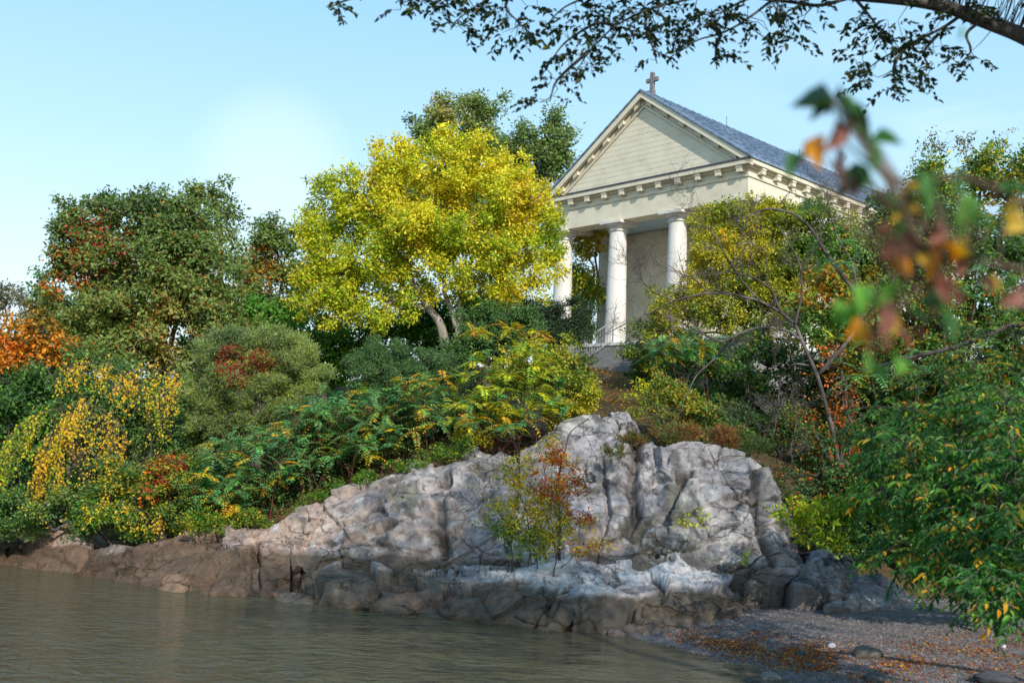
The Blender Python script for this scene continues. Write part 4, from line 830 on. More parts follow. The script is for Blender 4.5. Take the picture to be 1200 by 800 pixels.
fronds('sumac_bush', 'wide green sumac with layered drooping fronds, middle of the slope', 26, [(380, 475, 40, 16), (350, 500, 30, 18), (410, 495, 44, 20), (440, 470, 34, 18), (370, 530, 30, 18)], SG, (400, 560), 103, pal2=SY, ylow=.05, n=56, group=gf, dirx=-.3)
fronds('sumac_bush', 'sumac with more yellow than green, right of the wide green one', 25.6, [(450, 510, 36, 18), (490, 485, 30, 22), (410, 530, 30, 14), (500, 455, 30, 18)], SG, (450, 550), 105, pal2=SY, ylow=.3, n=44, group=gf)
fronds('sumac_bush', 'golden yellow sumac bush directly above the crest of the bluff', 25.2, [(570, 440, 38, 30), (610, 460, 44, 30), (560, 480, 34, 18), (620, 420, 36, 22), (590, 490, 36, 14), (650, 470, 26, 26)], SYG, (600, 530), 107, pal2=SG, ylow=.25, n=56, group=gf, flen=.52)
fronds('sumac_bush', 'tall red stemmed sumac with yellow fronds against the grey green shrub', 27, [(565, 392, 10, 5), (600, 386, 10, 5), (630, 395, 14, 8)], SY, (595, 460), 109, n=50, group=gf, nst=3, flen=.6, pal2=SYG, ylow=.2, stem=M_redstem)
tree('yellow_shrub', 'yellow green leafy shrub beside the stone steps', 'shrub', 26.6, [(640, 430, 44, 36), (670, 420, 30, 28), (680, 450, 24, 30), (600, 440, 40, 30), (655, 475, 34, 20)], [((.1, .16, .02), 3), ((.25, .28, .02), 3), ((.5, .4, .02), 3)], base=(650, 500), leaf=.07, seed=67, clump=.17, lpc=18, cpx=8, gap=.35, trunk=.04, group=gf)
fronds('sumac_bush', 'small green sumac under the golden bush, hanging over the rock', 24.2, [(590, 498, 26, 8), (550, 492, 24, 8), (620, 490, 16, 10)], SG, (590, 525), 111, pal2=SY, ylow=.4, n=40, group=gf, nst=5, flen=.55)
fronds('sumac_bush', 'green feathery sumac in front of the golden tree, right of the porch', 29, [(800, 400, 30, 18), (830, 415, 30, 18), (780, 415, 16, 12)], SG, (810, 450), 113, pal2=SY, ylow=.25, n=44, group=gf)
fronds('sumac_bush', 'green ailanthus sprays at the upper right, beyond the blurred twig', 24, [(1010, 390, 40, 20), (1060, 420, 40, 24), (1000, 440, 30, 20), (980, 300, 30, 20), (1150, 330, 40, 30)], SG, (1060, 560), 115, pal2=SYG, ylow=.3, n=40, stem=M_twig, nst=5)

# --- hanging vines at the left
def vine(label, Y, line, lens, n, pal, seed, den=24, leaf=.062, jit=.12, support=None):
    rng = np.random.default_rng(seed); line = np.array(line, float)
    b = at(line[:, 0].mean(), line[:, 1].mean(), Y + .8); b[2] = float(ground_z(b[0], b[1]))
    root = empty('hanging_vine', tuple(b), label, 'vine', 'yellow vines over the left scrub'); mb = MB(); PP = []; CC = []
    for i in range(n):
        u = rng.random() * (len(line) - 1); k = int(u); f = u - k; x, y = line[k] * (1 - f) + line[k + 1] * f
        p = at(x + rng.normal(0, 3), y + rng.normal(0, 5), Y + rng.normal(0, .3)); L_ = np.interp(u, np.arange(len(line)), lens) * Y / FPX * rng.uniform(.45, 1.1)
        m_ = 9; t = np.linspace(0, 1, m_); P = p + np.stack([rng.normal(0, .12) * t + .05 * np.sin(t * 6 + i), -.35 * np.sin(t * 2.2) * min(L_, 1), -L_ * t ** 1.1], -1); mb.tube(P, np.linspace(.008, .003, m_), 3)
        k_ = int(den * L_) + 3; tt = rng.random(k_); q = np.stack([np.interp(tt, t, P[:, j]) for j in range(3)], -1) + rng.normal(0, .045, (k_, 3)); PP.append(q); CC.append(pick(rng, pal, k_, np.full(k_, rng.random()), .15))
    tt = np.linspace(0, 1, 6)[:, None]; mb.tube(b + (at(line[0, 0], line[0, 1], Y) - b) * tt, np.linspace(.03, .012, 6), 5)
    for a_, c_ in zip(line[:-1], line[1:]):
        P = at(*a_, Y) + (at(*c_, Y) - at(*a_, Y)) * tt; mb.tube(P, .012, 4)
    P = np.vstack(PP); C = np.vstack(CC); k = len(P)
    setparent(mb.build('stems', M_twig), root)
    D = nrm(rng.normal(0, .5, (k, 3)) + np.array([0, -.2, -1])); N = nrm(np.array([0, -.8, .5]) + rng.normal(0, .45, (k, 3))); Ls = leaf * rng.uniform(.6, 1.25, k)
    leafmesh('foliage', P, D, N, Ls, Ls * .85, C, 'fold', root)
VY = [((.24, .34, .015), 1), ((.62, .46, .02), 3), ((.72, .42, .025), 3)]; VG = [((.16, .28, .02), 3), ((.4, .44, .02), 3), ((.62, .48, .02), 2)]
vine('dense orange yellow vine curtain falling in front of the left scrub', 25.5, [(100, 470), (85, 485), (62, 510), (48, 540)], [80, 90, 80, 80], 46, VY, 201)
vine('yellow green vine falling at the left edge of the photo', 25.6, [(70, 478), (45, 485), (22, 500), (8, 520), (-15, 540)], [30, 40, 90, 120, 90], 46, VG, 203)
vine('yellow vine arching over the scrub top below the oak', 26.2, [(60, 440), (90, 425), (120, 425), (150, 440), (180, 430), (215, 445)], [30, 40, 30, 40, 60, 40], 70, VY, 205, den=20)
vine('scattered yellow vine strands right of the dense curtain', 25.7, [(95, 470), (120, 480), (140, 495), (150, 520)], [60, 100, 110, 80], 34, VY, 207, den=14)
vine('thin yellow vine strands hanging left of the cedar', 26.4, [(175, 460), (195, 455), (208, 470)], [40, 80, 60], 16, VG, 209, den=14)
vine('golden leaf strands trailing over the weeds above the brown shelf', 24.9, [(95, 595), (130, 590), (170, 600), (200, 610)], [24, 24, 24, 20], 30, VY, 211, den=18)

tree('low_bush', 'low yellow green bushes left of the leafy path below the steps', 'shrub', 25.4, [(660, 478, 30, 14), (694, 462, 16, 16), (640, 492, 26, 10), (600, 505, 40, 12), (560, 510, 30, 12)], YG, base=(660, 495), leaf=.06, seed=163, clump=.13, lpc=20, layers=2, trunk=.02, mat=M_twig)
tree('low_bush', 'brownish green brush above the cliff, right of the leafy path', 'shrub', 24.8, [(800, 480, 34, 22), (850, 488, 44, 24), (900, 495, 40, 30), (945, 510, 40, 36), (780, 455, 30, 20), (765, 485, 26, 16), (820, 505, 30, 12)], [((.06, .11, .03), 3), ((.10, .13, .035), 2), ((.2, .12, .04), .7), ((.14, .24, .03), 2), ((.4, .3, .03), .5)], base=(860, 520), leaf=.06, seed=165, clump=.16, lpc=22, layers=2.3, gap=.0, trunk=.03, mat=M_twig)
# --- bramble on the bluff
tree('bramble_shrub', 'tangle of red, orange and yellow leaves in the cleft between bluff and cliff', 'shrub', 20.35, [(640, 600, 32, 46), (655, 560, 28, 34), (625, 635, 34, 22), (670, 620, 24, 30), (650, 530, 22, 22), (690, 640, 24, 14), (605, 560, 26, 30), (590, 610, 26, 34)],
     [((.08, .16, .025), 2), ((.2, .27, .03), 3), ((.5, .42, .03), 4), ((.6, .26, .02), 2)], base=(640, 660), leaf=.055, seed=71, clump=.12, cpx=8, lpc=15, layers=1.35, gap=.35, mat=M_twig, trunk=.02, dscale=.25, stems=3,
     accents=[(650, 560, 34, OR, .75), (685, 590, 30, OR, .7), (678, 600, 16, RD, .6), (690, 640, 26, YL, .6), (665, 630, 30, YL, .4), (685, 650, 20, OR, .5)])
tree('bramble_shrub', 'thin brown twigs with few yellow leaves on the pale bluff, left of the bramble', 'shrub', 20.9, [(575, 570, 34, 30), (600, 600, 28, 30), (560, 600, 20, 26), (560, 545, 30, 16)], [((.3, .22, .04), 2), ((.42, .34, .03), 2), ((.1, .14, .02), 1)], base=(610, 650), leaf=.04, seed=73, clump=.12, cpx=9, lpc=4, layers=.8, gap=.6, mat=M_twig, trunk=.016, dscale=.25, stems=3)
tree('plant', 'little lime green plant growing on the cliff face', 'plant', 20.9, [(815, 605, 22, 10), (800, 612, 12, 8)], [((.2, .34, .03), 2), ((.45, .45, .04), 1)], base=(815, 655), leaf=.06, seed=75, clump=.09, cpx=9, lpc=6, layers=1, mat=M_twig, trunk=.008, dscale=.4)
tree('plant', 'small yellow green plant at the base of the cliff', 'plant', 20.3, [(876, 652, 10, 7)], [((.3, .36, .03), 2), ((.1, .16, .03), 1)], base=(876, 664), leaf=.05, seed=77, clump=.06, cpx=6, lpc=8, mat=M_twig, trunk=.006)
for i, (x, y, r, lab) in enumerate([(735, 515, 22, 'dry rusty grass tuft in the notch left of the cliff top'), (790, 508, 24, 'dry reddish weeds on the left of the cliff top'), (840, 510, 26, 'dry orange weeds in the middle of the cliff top'), (880, 520, 20, 'dry brown weeds at the right of the cliff top'), (720, 530, 12, 'little green and rust tuft under the notch')]):
    tree('dry_weeds', lab, 'weeds', 23.6 if i != 4 else 22.8, [(x, y, r, r * .5), (x + r * .6, y + 4, r * .6, r * .4)], [((.16, .06, .03), 3), ((.26, .13, .05), 2), ((.34, .14, .03), 1), ((.08, .13, .035), 3)], leaf=.09, wid=.14, seed=81 + i, clump=.14, cpx=7, lpc=16, up=.1, droop=-.8, trunk=.006, mat=M_twig, twigs=False)

# --- bare grey tree in front of the chapel
def bare_tree(label, Y, mains, seed, nsub=7, base=None, rmin=.006, leafn=0):
    rng = np.random.default_rng(seed); mb = MB()
    P0 = at(*mains[0][0][0], Y); P0[2] = min(P0[2], float(ground_z(P0[0], P0[1])) + .0)
    root = empty('bare_tree', tuple(P0), label, 'tree')
    def sm(P, k=4):
        P = np.asarray(P); tt = np.linspace(0, len(P) - 1, (len(P) - 1) * k + 1); P = np.stack([np.interp(tt, np.arange(len(P)), P[:, i]) for i in range(3)], -1)
        P[1:-1] = (P[:-2] + P[1:-1] * 2 + P[2:]) / 4; return P
    def sub(p, d, L_, r, depth):
        k = 6; P = [p]; dd = d.copy()
        for i in range(k):
            dd = nrm(dd + rng.normal(0, .3, 3) + np.array([0, 0, .05])); P.append(P[-1] + dd * L_ / k)
        P = np.array(P); mb.tube(P, np.linspace(r, max(r * .35, .003), len(P)), 4)
        if depth > 0:
            for i in range(2, k + 1):
                for _ in range(1 + (rng.random() < .5)):
                    e = nrm(dd + rng.normal(0, .8, 3) * np.array([1, .7, 1]) + np.array([-.1, 0, .15])); sub(P[i], e, L_ * rng.uniform(.35, .65), max(r * .45, .003), depth - 1)
    for pts, r0, r1 in mains:
        yy = [Y + (rng.normal(0, .25) if i else 0) for i in range(len(pts))]
        P = sm([at(q[0], q[1], yv) for q, yv in zip(pts, yy)]); rr = np.linspace(r0, r1, len(P)); mb.tube(P, rr, 7)
        for _ in range(nsub):
            i = rng.integers(len(P) // 4, len(P)); t = nrm(P[min(i + 1, len(P) - 1)] - P[i - 1]); e = nrm(t * .7 + rng.normal(0, .7, 3) * np.array([1, .6, 1]) + np.array([0, 0, .25]))
            sub(P[i], e, rng.uniform(.35, 1.1), min(rr[i] * .5, .018), 1 if rng.random() < .8 else 2)
    setparent(mb.build('trunk', M_deadwood, smooth=True), root)
    return root
bare_tree('leafless grey tree spreading crooked branches in front of the chapel', 24.2,
    [([(985, 560), (975, 500), (958, 440), (940, 400), (932, 380), (915, 366), (890, 352), (860, 345), (830, 343), (790, 352), (760, 368), (735, 378), (703, 395)], .055, .01),
     ([(958, 440), (985, 410), (1012, 375), (1004, 335), (998, 305), (980, 278), (972, 245), (968, 215)], .055, .01),
     ([(1008, 350), (985, 320), (972, 303), (951, 268), (930, 250), (904, 244), (882, 249), (872, 262), (868, 285)], .052, .01),
     ([(940, 400), (925, 388), (905, 384), (887, 384), (861, 392), (840, 418), (815, 440), (802, 469), (800, 490)], .035, .01),
     ([(861, 396), (844, 401), (825, 392), (810, 384), (790, 373), (774, 369)], .028, .008),
     ([(932, 380), (940, 345), (938, 310), (925, 285), (910, 262)], .03, .008), ([(915, 366), (905, 340), (885, 325), (855, 318), (835, 322)], .03, .008),
     ([(890, 352), (870, 330), (850, 300), (838, 275), (822, 262), (806, 250)], .028, .006), ([(830, 343), (812, 325), (800, 322), (785, 312), (768, 300)], .02, .005),
     ([(958, 430), (930, 425), (915, 440), (912, 470), (914, 500)], .02, .008), ([(1012, 375), (1030, 350), (1045, 330), (1060, 300)], .03, .01), ([(790, 352), (770, 345), (752, 330), (745, 312)], .014, .004)], 5, nsub=9)
bare_tree('dead grey sapling leaning over the pale bluff through the bramble', 20.6, [([(655, 655), (656, 610), (652, 570), (660, 535), (668, 505), (690, 490)], .035, .008), ([(622, 655), (618, 600), (600, 560), (575, 545)], .014, .004), ([(640, 655), (632, 610), (640, 560), (632, 520)], .014, .004)], 9, nsub=7)
bare_tree('thin bare sticks standing at the right end of the cliff', 23.6, [([(905, 600), (915, 560), (905, 520), (912, 480)], .014, .005), ([(940, 570), (925, 530), (935, 490), (925, 450)], .014, .005), ([(870, 530), (868, 490), (875, 455)], .012, .004)], 13, nsub=6)

# the wood goes on along the bank at both sides
tree('green_tree', 'rounded green tree on the bank beyond the right edge of the photo', 'tree', 24, [(1330, 380, 90, 80), (1290, 480, 80, 70), (1380, 500, 80, 80), (1320, 590, 100, 60)], GR, base=(1330, 660), leaf=.11, seed=171, clump=.25, lpc=18, layers=1.8, trunk=.16)
tree('green_tree', 'olive tree standing behind the rounded one, beyond the right edge', 'tree', 30, [(1450, 330, 110, 90), (1420, 430, 110, 80), (1520, 440, 90, 90), (1470, 520, 130, 60)], OL, base=(1460, 600), leaf=.13, seed=173, clump=.3, lpc=18, layers=1.8, trunk=.2)
tree('green_tree', 'olive tree on the bank beyond the left edge of the photo', 'tree', 30, [(-110, 330, 80, 70), (-170, 400, 80, 80), (-90, 430, 70, 70), (-150, 520, 110, 80)], OL, base=(-130, 600), leaf=.13, seed=175, clump=.3, lpc=18, layers=1.8, trunk=.2)
# --- near right: drooping branches of a tree standing beside the beach
def sprays(name, label, Yc, hubs, trunkpts, pal, seed, leaf=.13, per=24, spr=.35, wid=.3, cat='tree', rt=.09, mat=None, pend=.5, twl=.4, npl=10):
    """leafy sprays: each hub carries drooping twigs with alternate long leaves"""
    rng = np.random.default_rng(seed); mb = MB(); T = [at(*q) for q in trunkpts]
    root = empty(name, tuple(T[0]), label, cat)
    T = np.array(T); tt = np.linspace(0, len(T) - 1, (len(T) - 1) * 5 + 1); P = np.stack([np.interp(tt, np.arange(len(T)), T[:, i]) for i in range(3)], -1)
    for _ in range(3): P[1:-1] = (P[:-2] + P[1:-1] * 2 + P[2:]) / 4
    mb.tube(P, np.linspace(rt, rt * .25, len(P)), 9); spine = P
    PP, DD, NN, CC = [], [], [], []
    for (x, y, rx, ry, Y, cnt) in hubs:
        c = at(x, y, Y); k = np.argmin(np.linalg.norm(spine - c, axis=1)); t = np.linspace(0, 1, 7)[:, None]
        B = spine[k] + (c - spine[k]) * t + np.sin(t * math.pi) * np.array([0, 0, .12]) * np.linalg.norm(c - spine[k]) + rng.normal(0, .03, (7, 3)) * np.sin(t * math.pi); mb.tube(B, np.linspace(min(.02, rt * .2), .004, 7), 5)
        for _ in range(int(cnt * 3.4)):
            a = rng.random() * 6.28; r = math.sqrt(rng.random()); q = at(x + rx * r * math.cos(a), y + ry * r * math.sin(a), Y + rng.uniform(-.8, .8)); d = nrm(np.array([math.cos(a) * .8 + rng.normal(0, .4), rng.normal(-.2, .5), rng.uniform(-.5, .4)]))
            if rng.random() < .25: mb.tube(np.array([c, (c + q) / 2 + [0, 0, .04], q]), [.008, .006, .004], 4)
            L_ = twl * rng.uniform(.6, 1.2); n_ = npl; tv = np.linspace(.1, 1, n_); R = q + d * (L_ * tv)[:, None] - np.array([0, 0, 1.]) * (pend * .6 * L_ * tv ** 2)[:, None]; mb.tube(R, .004, 3)
            Tn = nrm(d - np.array([0, 0, 1.2 * pend]) * tv[:, None]); S = nrm(np.cross(Tn, [0, 0, 1.])); sg = np.where(np.arange(n_) % 2, 1, -1)[:, None]
            PP.append(R); DD.append(nrm(Tn * .6 + S * sg * .8 - np.array([0, 0, pend * .6]) + rng.normal(0, .15, R.shape))); NN.append(nrm(np.array([0, -.35, .9]) + rng.normal(0, .3, R.shape)))
            kk = np.full(n_, rng.random()); CC.append(pick(rng, pal, n_, kk, .2))
    P, D, N, C = map(np.concatenate, (PP, DD, NN, CC)); Ls = leaf * rng.uniform(.65, 1.25, len(P))
    setparent(mb.build('trunk', mat or M_bark, smooth=True), root)
    leafmesh('crown', P, D, N, Ls, Ls * wid, C, 'fold', root); return root
NG = [((.03, .12, .022), 4), ((.05, .17, .028), 4), ((.09, .22, .03), 2), ((.16, .3, .03), 1), ((.55, .3, .02), .3)]
NG0 = [((.018, .07, .014), 4), ((.03, .10, .018), 4), ((.05, .13, .02), 2), ((.1, .2, .02), 1), ((.5, .25, .02), .45)]
sprays('green_tree', 'dark green tree with long drooping leaves, nearest tree at the right edge', 12,
    [(1060, 520, 40, 26, 13.5, 16), (1130, 560, 50, 34, 13, 26), (1190, 540, 50, 50, 12.5, 30), (1080, 590, 44, 30, 13.5, 22), (1150, 620, 56, 34, 12.5, 34), (1060, 640, 36, 20, 13.5, 14), (1200, 620, 40, 44, 12, 26), (1120, 660, 40, 20, 12.5, 16), (1160, 680, 24, 22, 11.5, 12), (1195, 690, 18, 26, 11, 14), (1150, 690, 12, 20, 11.5, 6), (1030, 575, 24, 18, 14, 8), (1180, 470, 50, 40, 13.5, 20), (1120, 500, 40, 26, 14, 12), (1050, 480, 40, 16, 14.5, 8), (1175, 655, 40, 20, 12, 14)],
    [(1420, 760, 12.8), (1380, 660, 12.8), (1310, 590, 12.9), (1230, 560, 13), (1160, 560, 13.2), (1100, 570, 13.5), (1050, 590, 13.8)], NG, 301, leaf=.11, spr=.3, wid=.4)
sprays('green_tree', 'branch of dark broad leaves crossing the right edge at mid height', 15, [(1150, 420, 40, 22, 15, 12), (1190, 390, 40, 30, 15, 14), (1100, 440, 30, 20, 15, 8), (1200, 340, 30, 30, 15.5, 12), (1180, 270, 40, 30, 16, 10)],
    [(1480, 780, 15), (1430, 560, 15), (1340, 420, 15), (1200, 372, 15), (1130, 405, 15), (1060, 420, 15), (1010, 435, 15)], MIXR, 303, leaf=.09, wid=.45, rt=.07)

# --- overhanging limb of the tree the photograph is taken under
OG = [((.018, .035, .014), 3), ((.03, .055, .02), 3), ((.05, .075, .02), 2), ((.14, .13, .03), .5)]
YO = 9.5
rng = np.random.default_rng(77)
lim = empty('overhanging_tree', (7.4, 6.6, 0.3), 'dark limb with small dark leaves reaching across the top of the photo', 'tree')
mb = MB()
def smooth_path(pts, k=6):
    P = np.array(pts, float); tt = np.linspace(0, len(P) - 1, (len(P) - 1) * k + 1); P = np.stack([np.interp(tt, np.arange(len(P)), P[:, i]) for i in range(3)], -1)
    for _ in range(4): P[1:-1] = (P[:-2] + P[1:-1] * 2 + P[2:]) / 4
    return P
tw = []
def limb(pts, r0, r1, k=9):
    P = smooth_path([at(*q) if len(q) == 3 else at(q[0], q[1], YO) for q in pts]); mb.tube(P, np.linspace(r0, r1, len(P)), k); return P
Tk = smooth_path([(7.4, 6.6, .2), (7.3, 6.7, 2.5), (6.9, 7.3, 4.8), tuple(at(1330, 120, 8.6))]); mb.tube(Tk, np.linspace(.24, .12, len(Tk)), 12)
l0 = limb([(1330, 120, 8.6), (1260, 75, 9.1), (1200, 42), (1150, 24), (1110, 8), (1060, 0), (1000, -4), (940, -12), (860, -30), (760, -45), (640, -50)], .09, .015)
mb.tube(smooth_path([tuple(at(1330, 120, 8.6)), tuple(at(1300, 20, 8.8)), tuple(at(1200, -120, 9)), tuple(at(1050, -220, 9.2))]), np.linspace(.1, .04, 19), 9)
tws = [[(1000, -4), (960, 8), (925, 2), (905, 0), (890, 12), (868, 28), (845, 40), (818, 46), (795, 62), (784, 68)],
       [(940, -12), (900, -6), (860, -10), (830, -6), (760, 10), (720, 30), (690, 60), (672, 90)], [(860, -30), (780, -16), (700, -8), (660, 8), (640, 30)],
       [(760, -45), (680, -30), (600, -14), (560, 5), (530, 28)], [(640, -50), (560, -30), (500, -10), (470, 5)], [(500, -20), (440, -10), (400, 2), (385, 10)],
       [(1130, 15), (1110, 30), (1080, 45), (1060, 55), (1030, 70), (1010, 88)], [(1060, 55), (1045, 80), (1050, 100)], [(1150, 24), (1130, 40), (1140, 60), (1125, 75)], [(1100, 40), (1080, 62), (1090, 80)],
       [(905, 0), (880, -4), (850, 12), (835, 20)], [(720, 30), (700, 25), (660, 50), (640, 80)], [(845, 40), (838, 60), (840, 82)], [(1000, -4), (1020, 20), (1035, 40)], [(760, 10), (755, 30), (765, 55), (770, 75)], [(600, -14), (590, 10), (612, 30)], [(690, 60), (650, 95), (645, 118)]]
spots_ = [l0]
for q in tws:
    P = limb([(x, y, YO + rng.normal(0, .12)) for x, y in q], .02, .005, 5); spots_.append(P)
SP_ = None
clus = [(548, 10, 40, 14), (600, 20, 40, 22), (490, 8, 30, 10), (388, 5, 10, 5), (540, 35, 16, 8), (612, 45, 12, 10), (700, 25, 50, 24), (740, 12, 50, 14), (680, 60, 26, 22), (655, 95, 16, 14), (640, 118, 10, 8), (800, 15, 50, 18), (840, 25, 30, 18), (843, 68, 8, 8), (880, 15, 26, 12), (925, 30, 14, 26), (820, 45, 18, 10), (770, 40, 26, 14), (768, 66, 7, 7), (694, 80, 12, 10),
        (1030, 60, 34, 20), (1060, 90, 26, 14), (1010, 30, 20, 12), (1090, 55, 24, 18), (1140, 65, 16, 10), (1050, 30, 34, 14), (1130, 15, 30, 10), (1175, 8, 30, 8), (1035, 105, 14, 6), (1100, 80, 12, 8), (950, 5, 30, 8), (1015, 90, 16, 10), (900, 45, 10, 10),
        (600, -30, 80, 22), (760, -30, 90, 20), (900, -30, 80, 20), (1060, -40, 100, 30), (1180, -50, 80, 40), (480, -25, 60, 16)]
SP_ = np.vstack(spots_)
PP, DD, NN, CC = [], [], [], []
for (x, y, rx, ry) in clus:
    for _ in range(int(rx * ry / 50) + 3):
        a = rng.random() * 6.28; r = math.sqrt(rng.random()); q = at(x + rx * r * math.cos(a), y + ry * r * math.sin(a), YO + rng.normal(0, .25)); d = nrm(np.array([math.cos(a) + rng.normal(0, .3), rng.normal(0, .5), rng.uniform(-.6, .45)]))
        k_ = np.argmin(np.linalg.norm(SP_ - q, axis=1)); mb.tube(np.array([SP_[k_], (SP_[k_] + q) / 2 + rng.normal(0, .03, 3), q]), [.005, .004, .0025], 3)
        n_ = 8; tv = np.linspace(.1, 1, n_); L_ = rng.uniform(.12, .26); R = q + d * (L_ * tv)[:, None] - np.array([0, 0, .3]) * (L_ * tv ** 2)[:, None]; mb.tube(R, .0022, 3)
        S = nrm(np.cross(d, [0.1, 0, 1.])); sg = np.where(np.arange(n_) % 2, 1, -1)[:, None]; PP.append(R); DD.append(nrm(d * .5 + S * sg * .8 + rng.normal(0, .3, R.shape) - [0, 0, .3])); NN.append(nrm(np.array([0, 0, 1.]) + rng.normal(0, .6, R.shape))); CC.append(pick(rng, OG, n_, None, .2))
# the rest of the crown, above the picture: it shades the near beach
for _ in range(900):
    q = at(1150, -250, 9) + rng.normal(size=3) * np.array([2.6, 2.2, .9]); q[2] = max(q[2], 3.6 + .53 * max(q[1], 5))
    n_ = 14; R = q + rng.normal(0, .25, (n_, 3)); PP.append(R); DD.append(nrm(rng.normal(size=(n_, 3)))); NN.append(nrm(rng.normal(0, .6, (n_, 3)) + [0, 0, 1])); CC.append(pick(rng, OG, n_, None, .2))
setparent(mb.build('trunk', M_bark, smooth=True), lim)
P, D, N, C = map(np.concatenate, (PP, DD, NN, CC)); Ls = .068 * rng.uniform(.6, 1.3, len(P)); Ls[-900 * 14:] *= 2.2
leafmesh('crown', P, D, N, Ls, Ls * .6, C, 'fold', lim)

# --- blurred twig close to the lens
YT = 2.1
rng = np.random.default_rng(99)
tg = empty('sapling', (2.9, 2.2, float(beach_z(2.9, 2.2))), 'out of focus sapling with green, orange and withered brown leaves, nearest the camera', 'tree')
mb = MB()
for pts, r0, r1 in [([(2.9, 2.2, .55), (2.6, 2.3, 2.0), tuple(at(1500, 480, 2.6)), tuple(at(1320, 330, 2.6)), tuple(at(1200, 235, YT)), tuple(at(1130, 205, YT)), tuple(at(1050, 215, YT)), tuple(at(990, 170, YT)), tuple(at(978, 120, YT))], .011, .002),
                    ([tuple(at(1320, 330, 2.6)), tuple(at(1220, 320, YT)), tuple(at(1120, 300, YT)), tuple(at(1060, 350, YT)), tuple(at(1030, 385, YT))], .006, .002)]:
    P = smooth_path(pts); mb.tube(P, np.linspace(r0, r1, len(P)), 6)
LG = (.08, .2, .05); LY = (.55, .36, .05); LB = (.26, .11, .08); LD = (.025, .06, .02); LO = (.62, .25, .02); LM = (.13, .3, .04)
lv0 = [(975, 112, -50, 10, LD), (975, 112, -30, 34, LD), (978, 110, 34, 26, LD), (985, 110, 45, 40, LG), (990, 125, 40, 55, LD), (985, 140, -8, 44, LB), (982, 170, 8, 46, LB), (990, 195, 4, 44, LB), (1000, 150, 44, 20, LG), (1010, 165, 30, 36, LG), (950, 165, -16, 30, LG), (955, 160, 4, 40, LO), (930, 185, -10, 34, LG), (1000, 190, 30, 30, LG), (990, 120, 10, 50, LD),
      (970, 215, -24, 24, LG), (962, 230, 0, 34, LG), (1010, 205, 30, 24, LG), (1030, 220, 20, 30, LB), (1050, 230, 0, 44, LG), (1080, 225, 16, 44, LG), (1100, 235, 14, 44, LG), (1060, 255, -14, 34, LG), (1130, 240, 6, 40, LM), (1090, 200, 6, 34, LG), (1120, 200, 30, 30, LG), (1055, 240, 46, 14, LY), (1080, 245, -46, 10, LY),
      (1100, 265, -4, 40, LB), (1110, 280, 20, 36, LO), (1090, 290, 6, 40, LO), (1120, 285, 26, 30, LY), (1075, 285, -24, 34, LB), (1130, 290, -10, 40, LB), (1035, 260, -6, 40, LB), (1045, 275, 8, 34, LB), (1060, 300, 10, 36, LO), (1070, 300, 34, 30, LY),
      (1110, 320, 6, 46, LB), (1118, 335, 16, 40, LB), (1105, 345, -16, 34, LB), (1085, 340, 30, 6, LM), (1060, 335, -44, 4, LM), (1030, 340, -40, 20, LG), (1080, 350, 40, 14, LG), (1010, 350, -20, 34, LM), (1000, 365, -14, 34, LM), (1095, 360, 44, 26, LG),
      (1040, 360, -4, 46, LB), (1050, 375, 20, 36, LB), (1030, 380, -20, 34, LB), (1060, 390, 14, 34, LB), (1020, 385, -10, 34, LO), (1010, 380, -12, 40, LY), (1045, 370, 8, 24, LY), (1015, 410, 4, 40, LM), (1020, 420, 14, 34, LG), (1180, 340, 4, 34, LB), (1160, 320, 20, 26, LY), (1150, 250, 34, 30, LG), (1170, 210, 30, 30, LG), (1190, 240, 10, 40, LY), (1128, 30, -4, 26, LM)]
lv = []
for x, y, dx, dy, c in lv0:
    for k in range(2 if y > 60 else 1):
        a_ = rng.normal(0, .35) * k; jx, jy = (rng.normal(0, 12, 2) if k else (0, 0)); sc_k = .85 if k == 0 else .7
        lv.append((x + jx, y + jy, (dx * math.cos(a_) - dy * math.sin(a_)) * sc_k, (dx * math.sin(a_) + dy * math.cos(a_)) * sc_k, c))
PP, DD, NN, LL, CC = [], [], [], [], []
for x, y, dx, dy, c in lv:
    p = at(x, y, YT + rng.normal(0, .05)); e = at(x + dx * .85, y + dy * .85, YT + rng.normal(0, .05)); PP.append(p); DD.append(e - p); NN.append([rng.normal(0, .4), -1, rng.normal(.3, .4)]); LL.append(np.linalg.norm(e - p)); CC.append(np.array(c) * rng.uniform(.8, 1.2))
    k = np.argmin(np.linalg.norm(P - p, axis=1)); 
    if y > 60: mb.tube(np.array([P[k], (P[k] + p) / 2 + [0, 0, .01], p]), .0015, 3)
setparent(mb.build('trunk', M_twig), tg)
LL = np.array(LL); leafmesh('crown', np.array(PP), np.array(DD), np.array(NN), LL, LL * .34, np.array(CC), 'fold', tg)

# ------------------------------------------------------------------ stuff on the ground
rng = np.random.default_rng(5)
def litter(name, P, Ls, C, kindlab):
    k = len(P); D = nrm(rng.normal(size=(k, 3)) * [1, 1, .25]); N = nrm(rng.normal(0, .3, (k, 3)) + [0, 0, 1])
    o = leafmesh(name, P, D, N, Ls, Ls * .6, C, 'rhomb'); return tag(o, kindlab, 'leaves', kind='stuff')
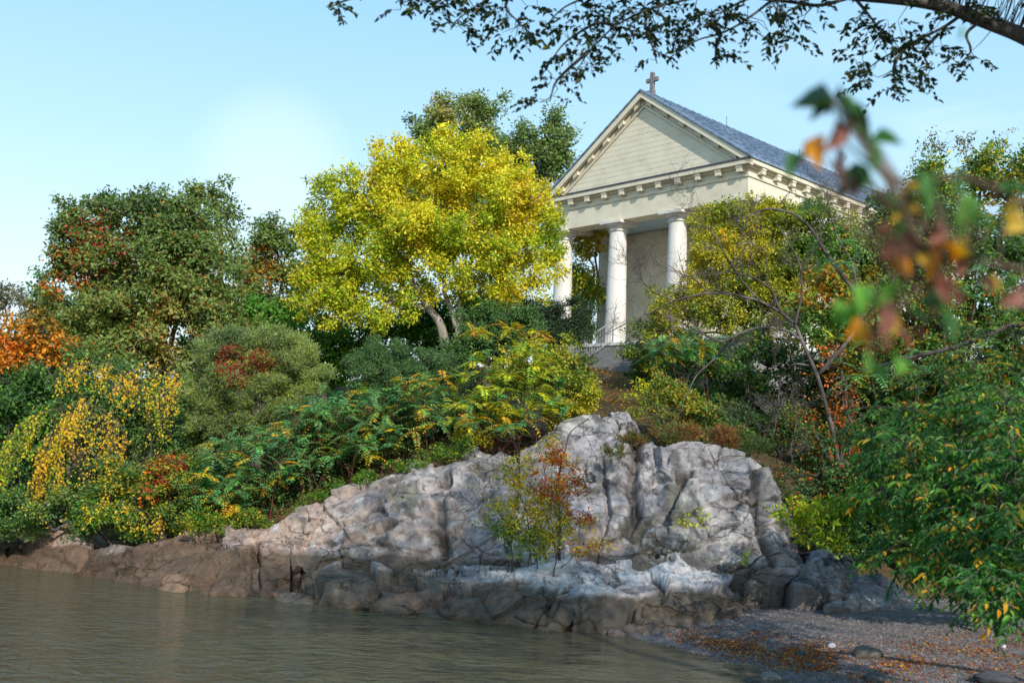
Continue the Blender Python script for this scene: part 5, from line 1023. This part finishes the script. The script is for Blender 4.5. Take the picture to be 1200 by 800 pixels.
# hillside litter and ground cover
n_ = 60000; x = rng.uniform(-16, 16, n_); Yv = Ys(x) + rng.uniform(2, 22, n_); P = np.stack([x, Yv, ground_z(x, Yv) + rng.uniform(.01, .12, n_)], -1)
C = pick(rng, [((.06, .09, .02), 2), ((.22, .10, .02), 3), ((.42, .2, .02), 3), ((.14, .07, .03), 2), ((.5, .3, .03), 1)], n_, .5 + .6 * fbm(P * .6, 2, 3))
C2 = pick(rng, [((.05, .10, .025), 4), ((.09, .14, .03), 3), ((.12, .07, .03), 2), ((.24, .12, .03), 1)], n_, .5 + .6 * fbm(P * .8, 2, 31))
near = ((x > 1.2 + (Yv - 24) * .03) & (x < 5.4) & (rng.random(n_) < .9)) | (rng.random(n_) < .12); C = np.where(near[:, None], C, C2)
litter('leaf_litter', P, rng.uniform(.05, .11, n_), C, 'fallen orange and brown leaves covering the slope')
# beach leaves: a band along the waterline and loose ones
n_ = 12000; t = rng.random(n_); q = np.stack([np.interp(t, [0, .3, .55, 1], [800, 920, 985, 1230]), np.interp(t, [0, .3, .55, 1], [742, 762, 783, 776])], -1) + rng.normal(0, 1, (n_, 2)) * np.stack([10 + 16 * t, 3.5 + 12 * t], -1)
q = np.vstack([q, np.stack([rng.uniform(830, 1250, 2200), rng.uniform(708, 800, 2200)], -1)])
P = atz(q[:, 0], q[:, 1], .1); P[:, 2] = beach_z(P[:, 0], P[:, 1]) + .015; ok = (P[:, 2] > .0) & (P[:, 1] > 9); P = P[ok]
ok = rng.random(len(P)) < np.clip(.55 + fbm(P * 1.3, 2, 8) * 1.5, .12, 1); P = P[ok]
litter('fallen_leaves', P, rng.uniform(.03, .065, len(P)), pick(rng, [((.3, .06, .02), 2), ((.48, .15, .02), 3), ((.5, .26, .03), 2), ((.14, .05, .03), 2)], len(P)), 'fallen orange leaves strewn along the beach')
n_ = 42000; q = np.stack([rng.uniform(780, 1260, n_), rng.uniform(700, 820, n_)], -1); P = atz(q[:, 0], q[:, 1], .15); P[:, 2] = beach_z(P[:, 0], P[:, 1]); P = P[(P[:, 2] > -.05)]; n_ = len(P)
oct_ = np.array([[1, 0, 0], [0, 1, 0], [-1, 0, 0], [0, -1, 0], [0, 0, 1], [0, 0, -1.]]); of = np.array([[0, 1, 4], [1, 2, 4], [2, 3, 4], [3, 0, 4], [1, 0, 5], [2, 1, 5], [3, 2, 5], [0, 3, 5]])
sz = .016 * np.exp(rng.normal(0, .4, n_)); th = rng.random(n_) * 6.28; cs, sn = np.cos(th)[:, None], np.sin(th)[:, None]
V = oct_[None] * (sz[:, None] * np.stack([rng.uniform(.9, 1.5, n_), rng.uniform(.7, 1.1, n_), rng.uniform(.4, .8, n_)], -1))[:, None] * (1 + rng.normal(0, .12, (n_, 6, 1)))
V = np.stack([V[..., 0] * cs - V[..., 1] * sn, V[..., 0] * sn + V[..., 1] * cs, V[..., 2]], -1) + P[:, None]
g = rng.uniform(.5, 1.5, n_)[:, None]; C = np.where(rng.random((n_, 1)) < .25, np.array([[.13, .095, .08]]), np.array([[.105, .098, .10]])) * g
tag(mesh('pebbles', V.reshape(-1, 3), (np.arange(n_)[:, None, None] * 6 + of[None]).reshape(-1, 3), M_pebble, col=np.repeat(C, 6, 0)), 'small grey and brown pebbles covering the beach', 'pebbles', kind='stuff')
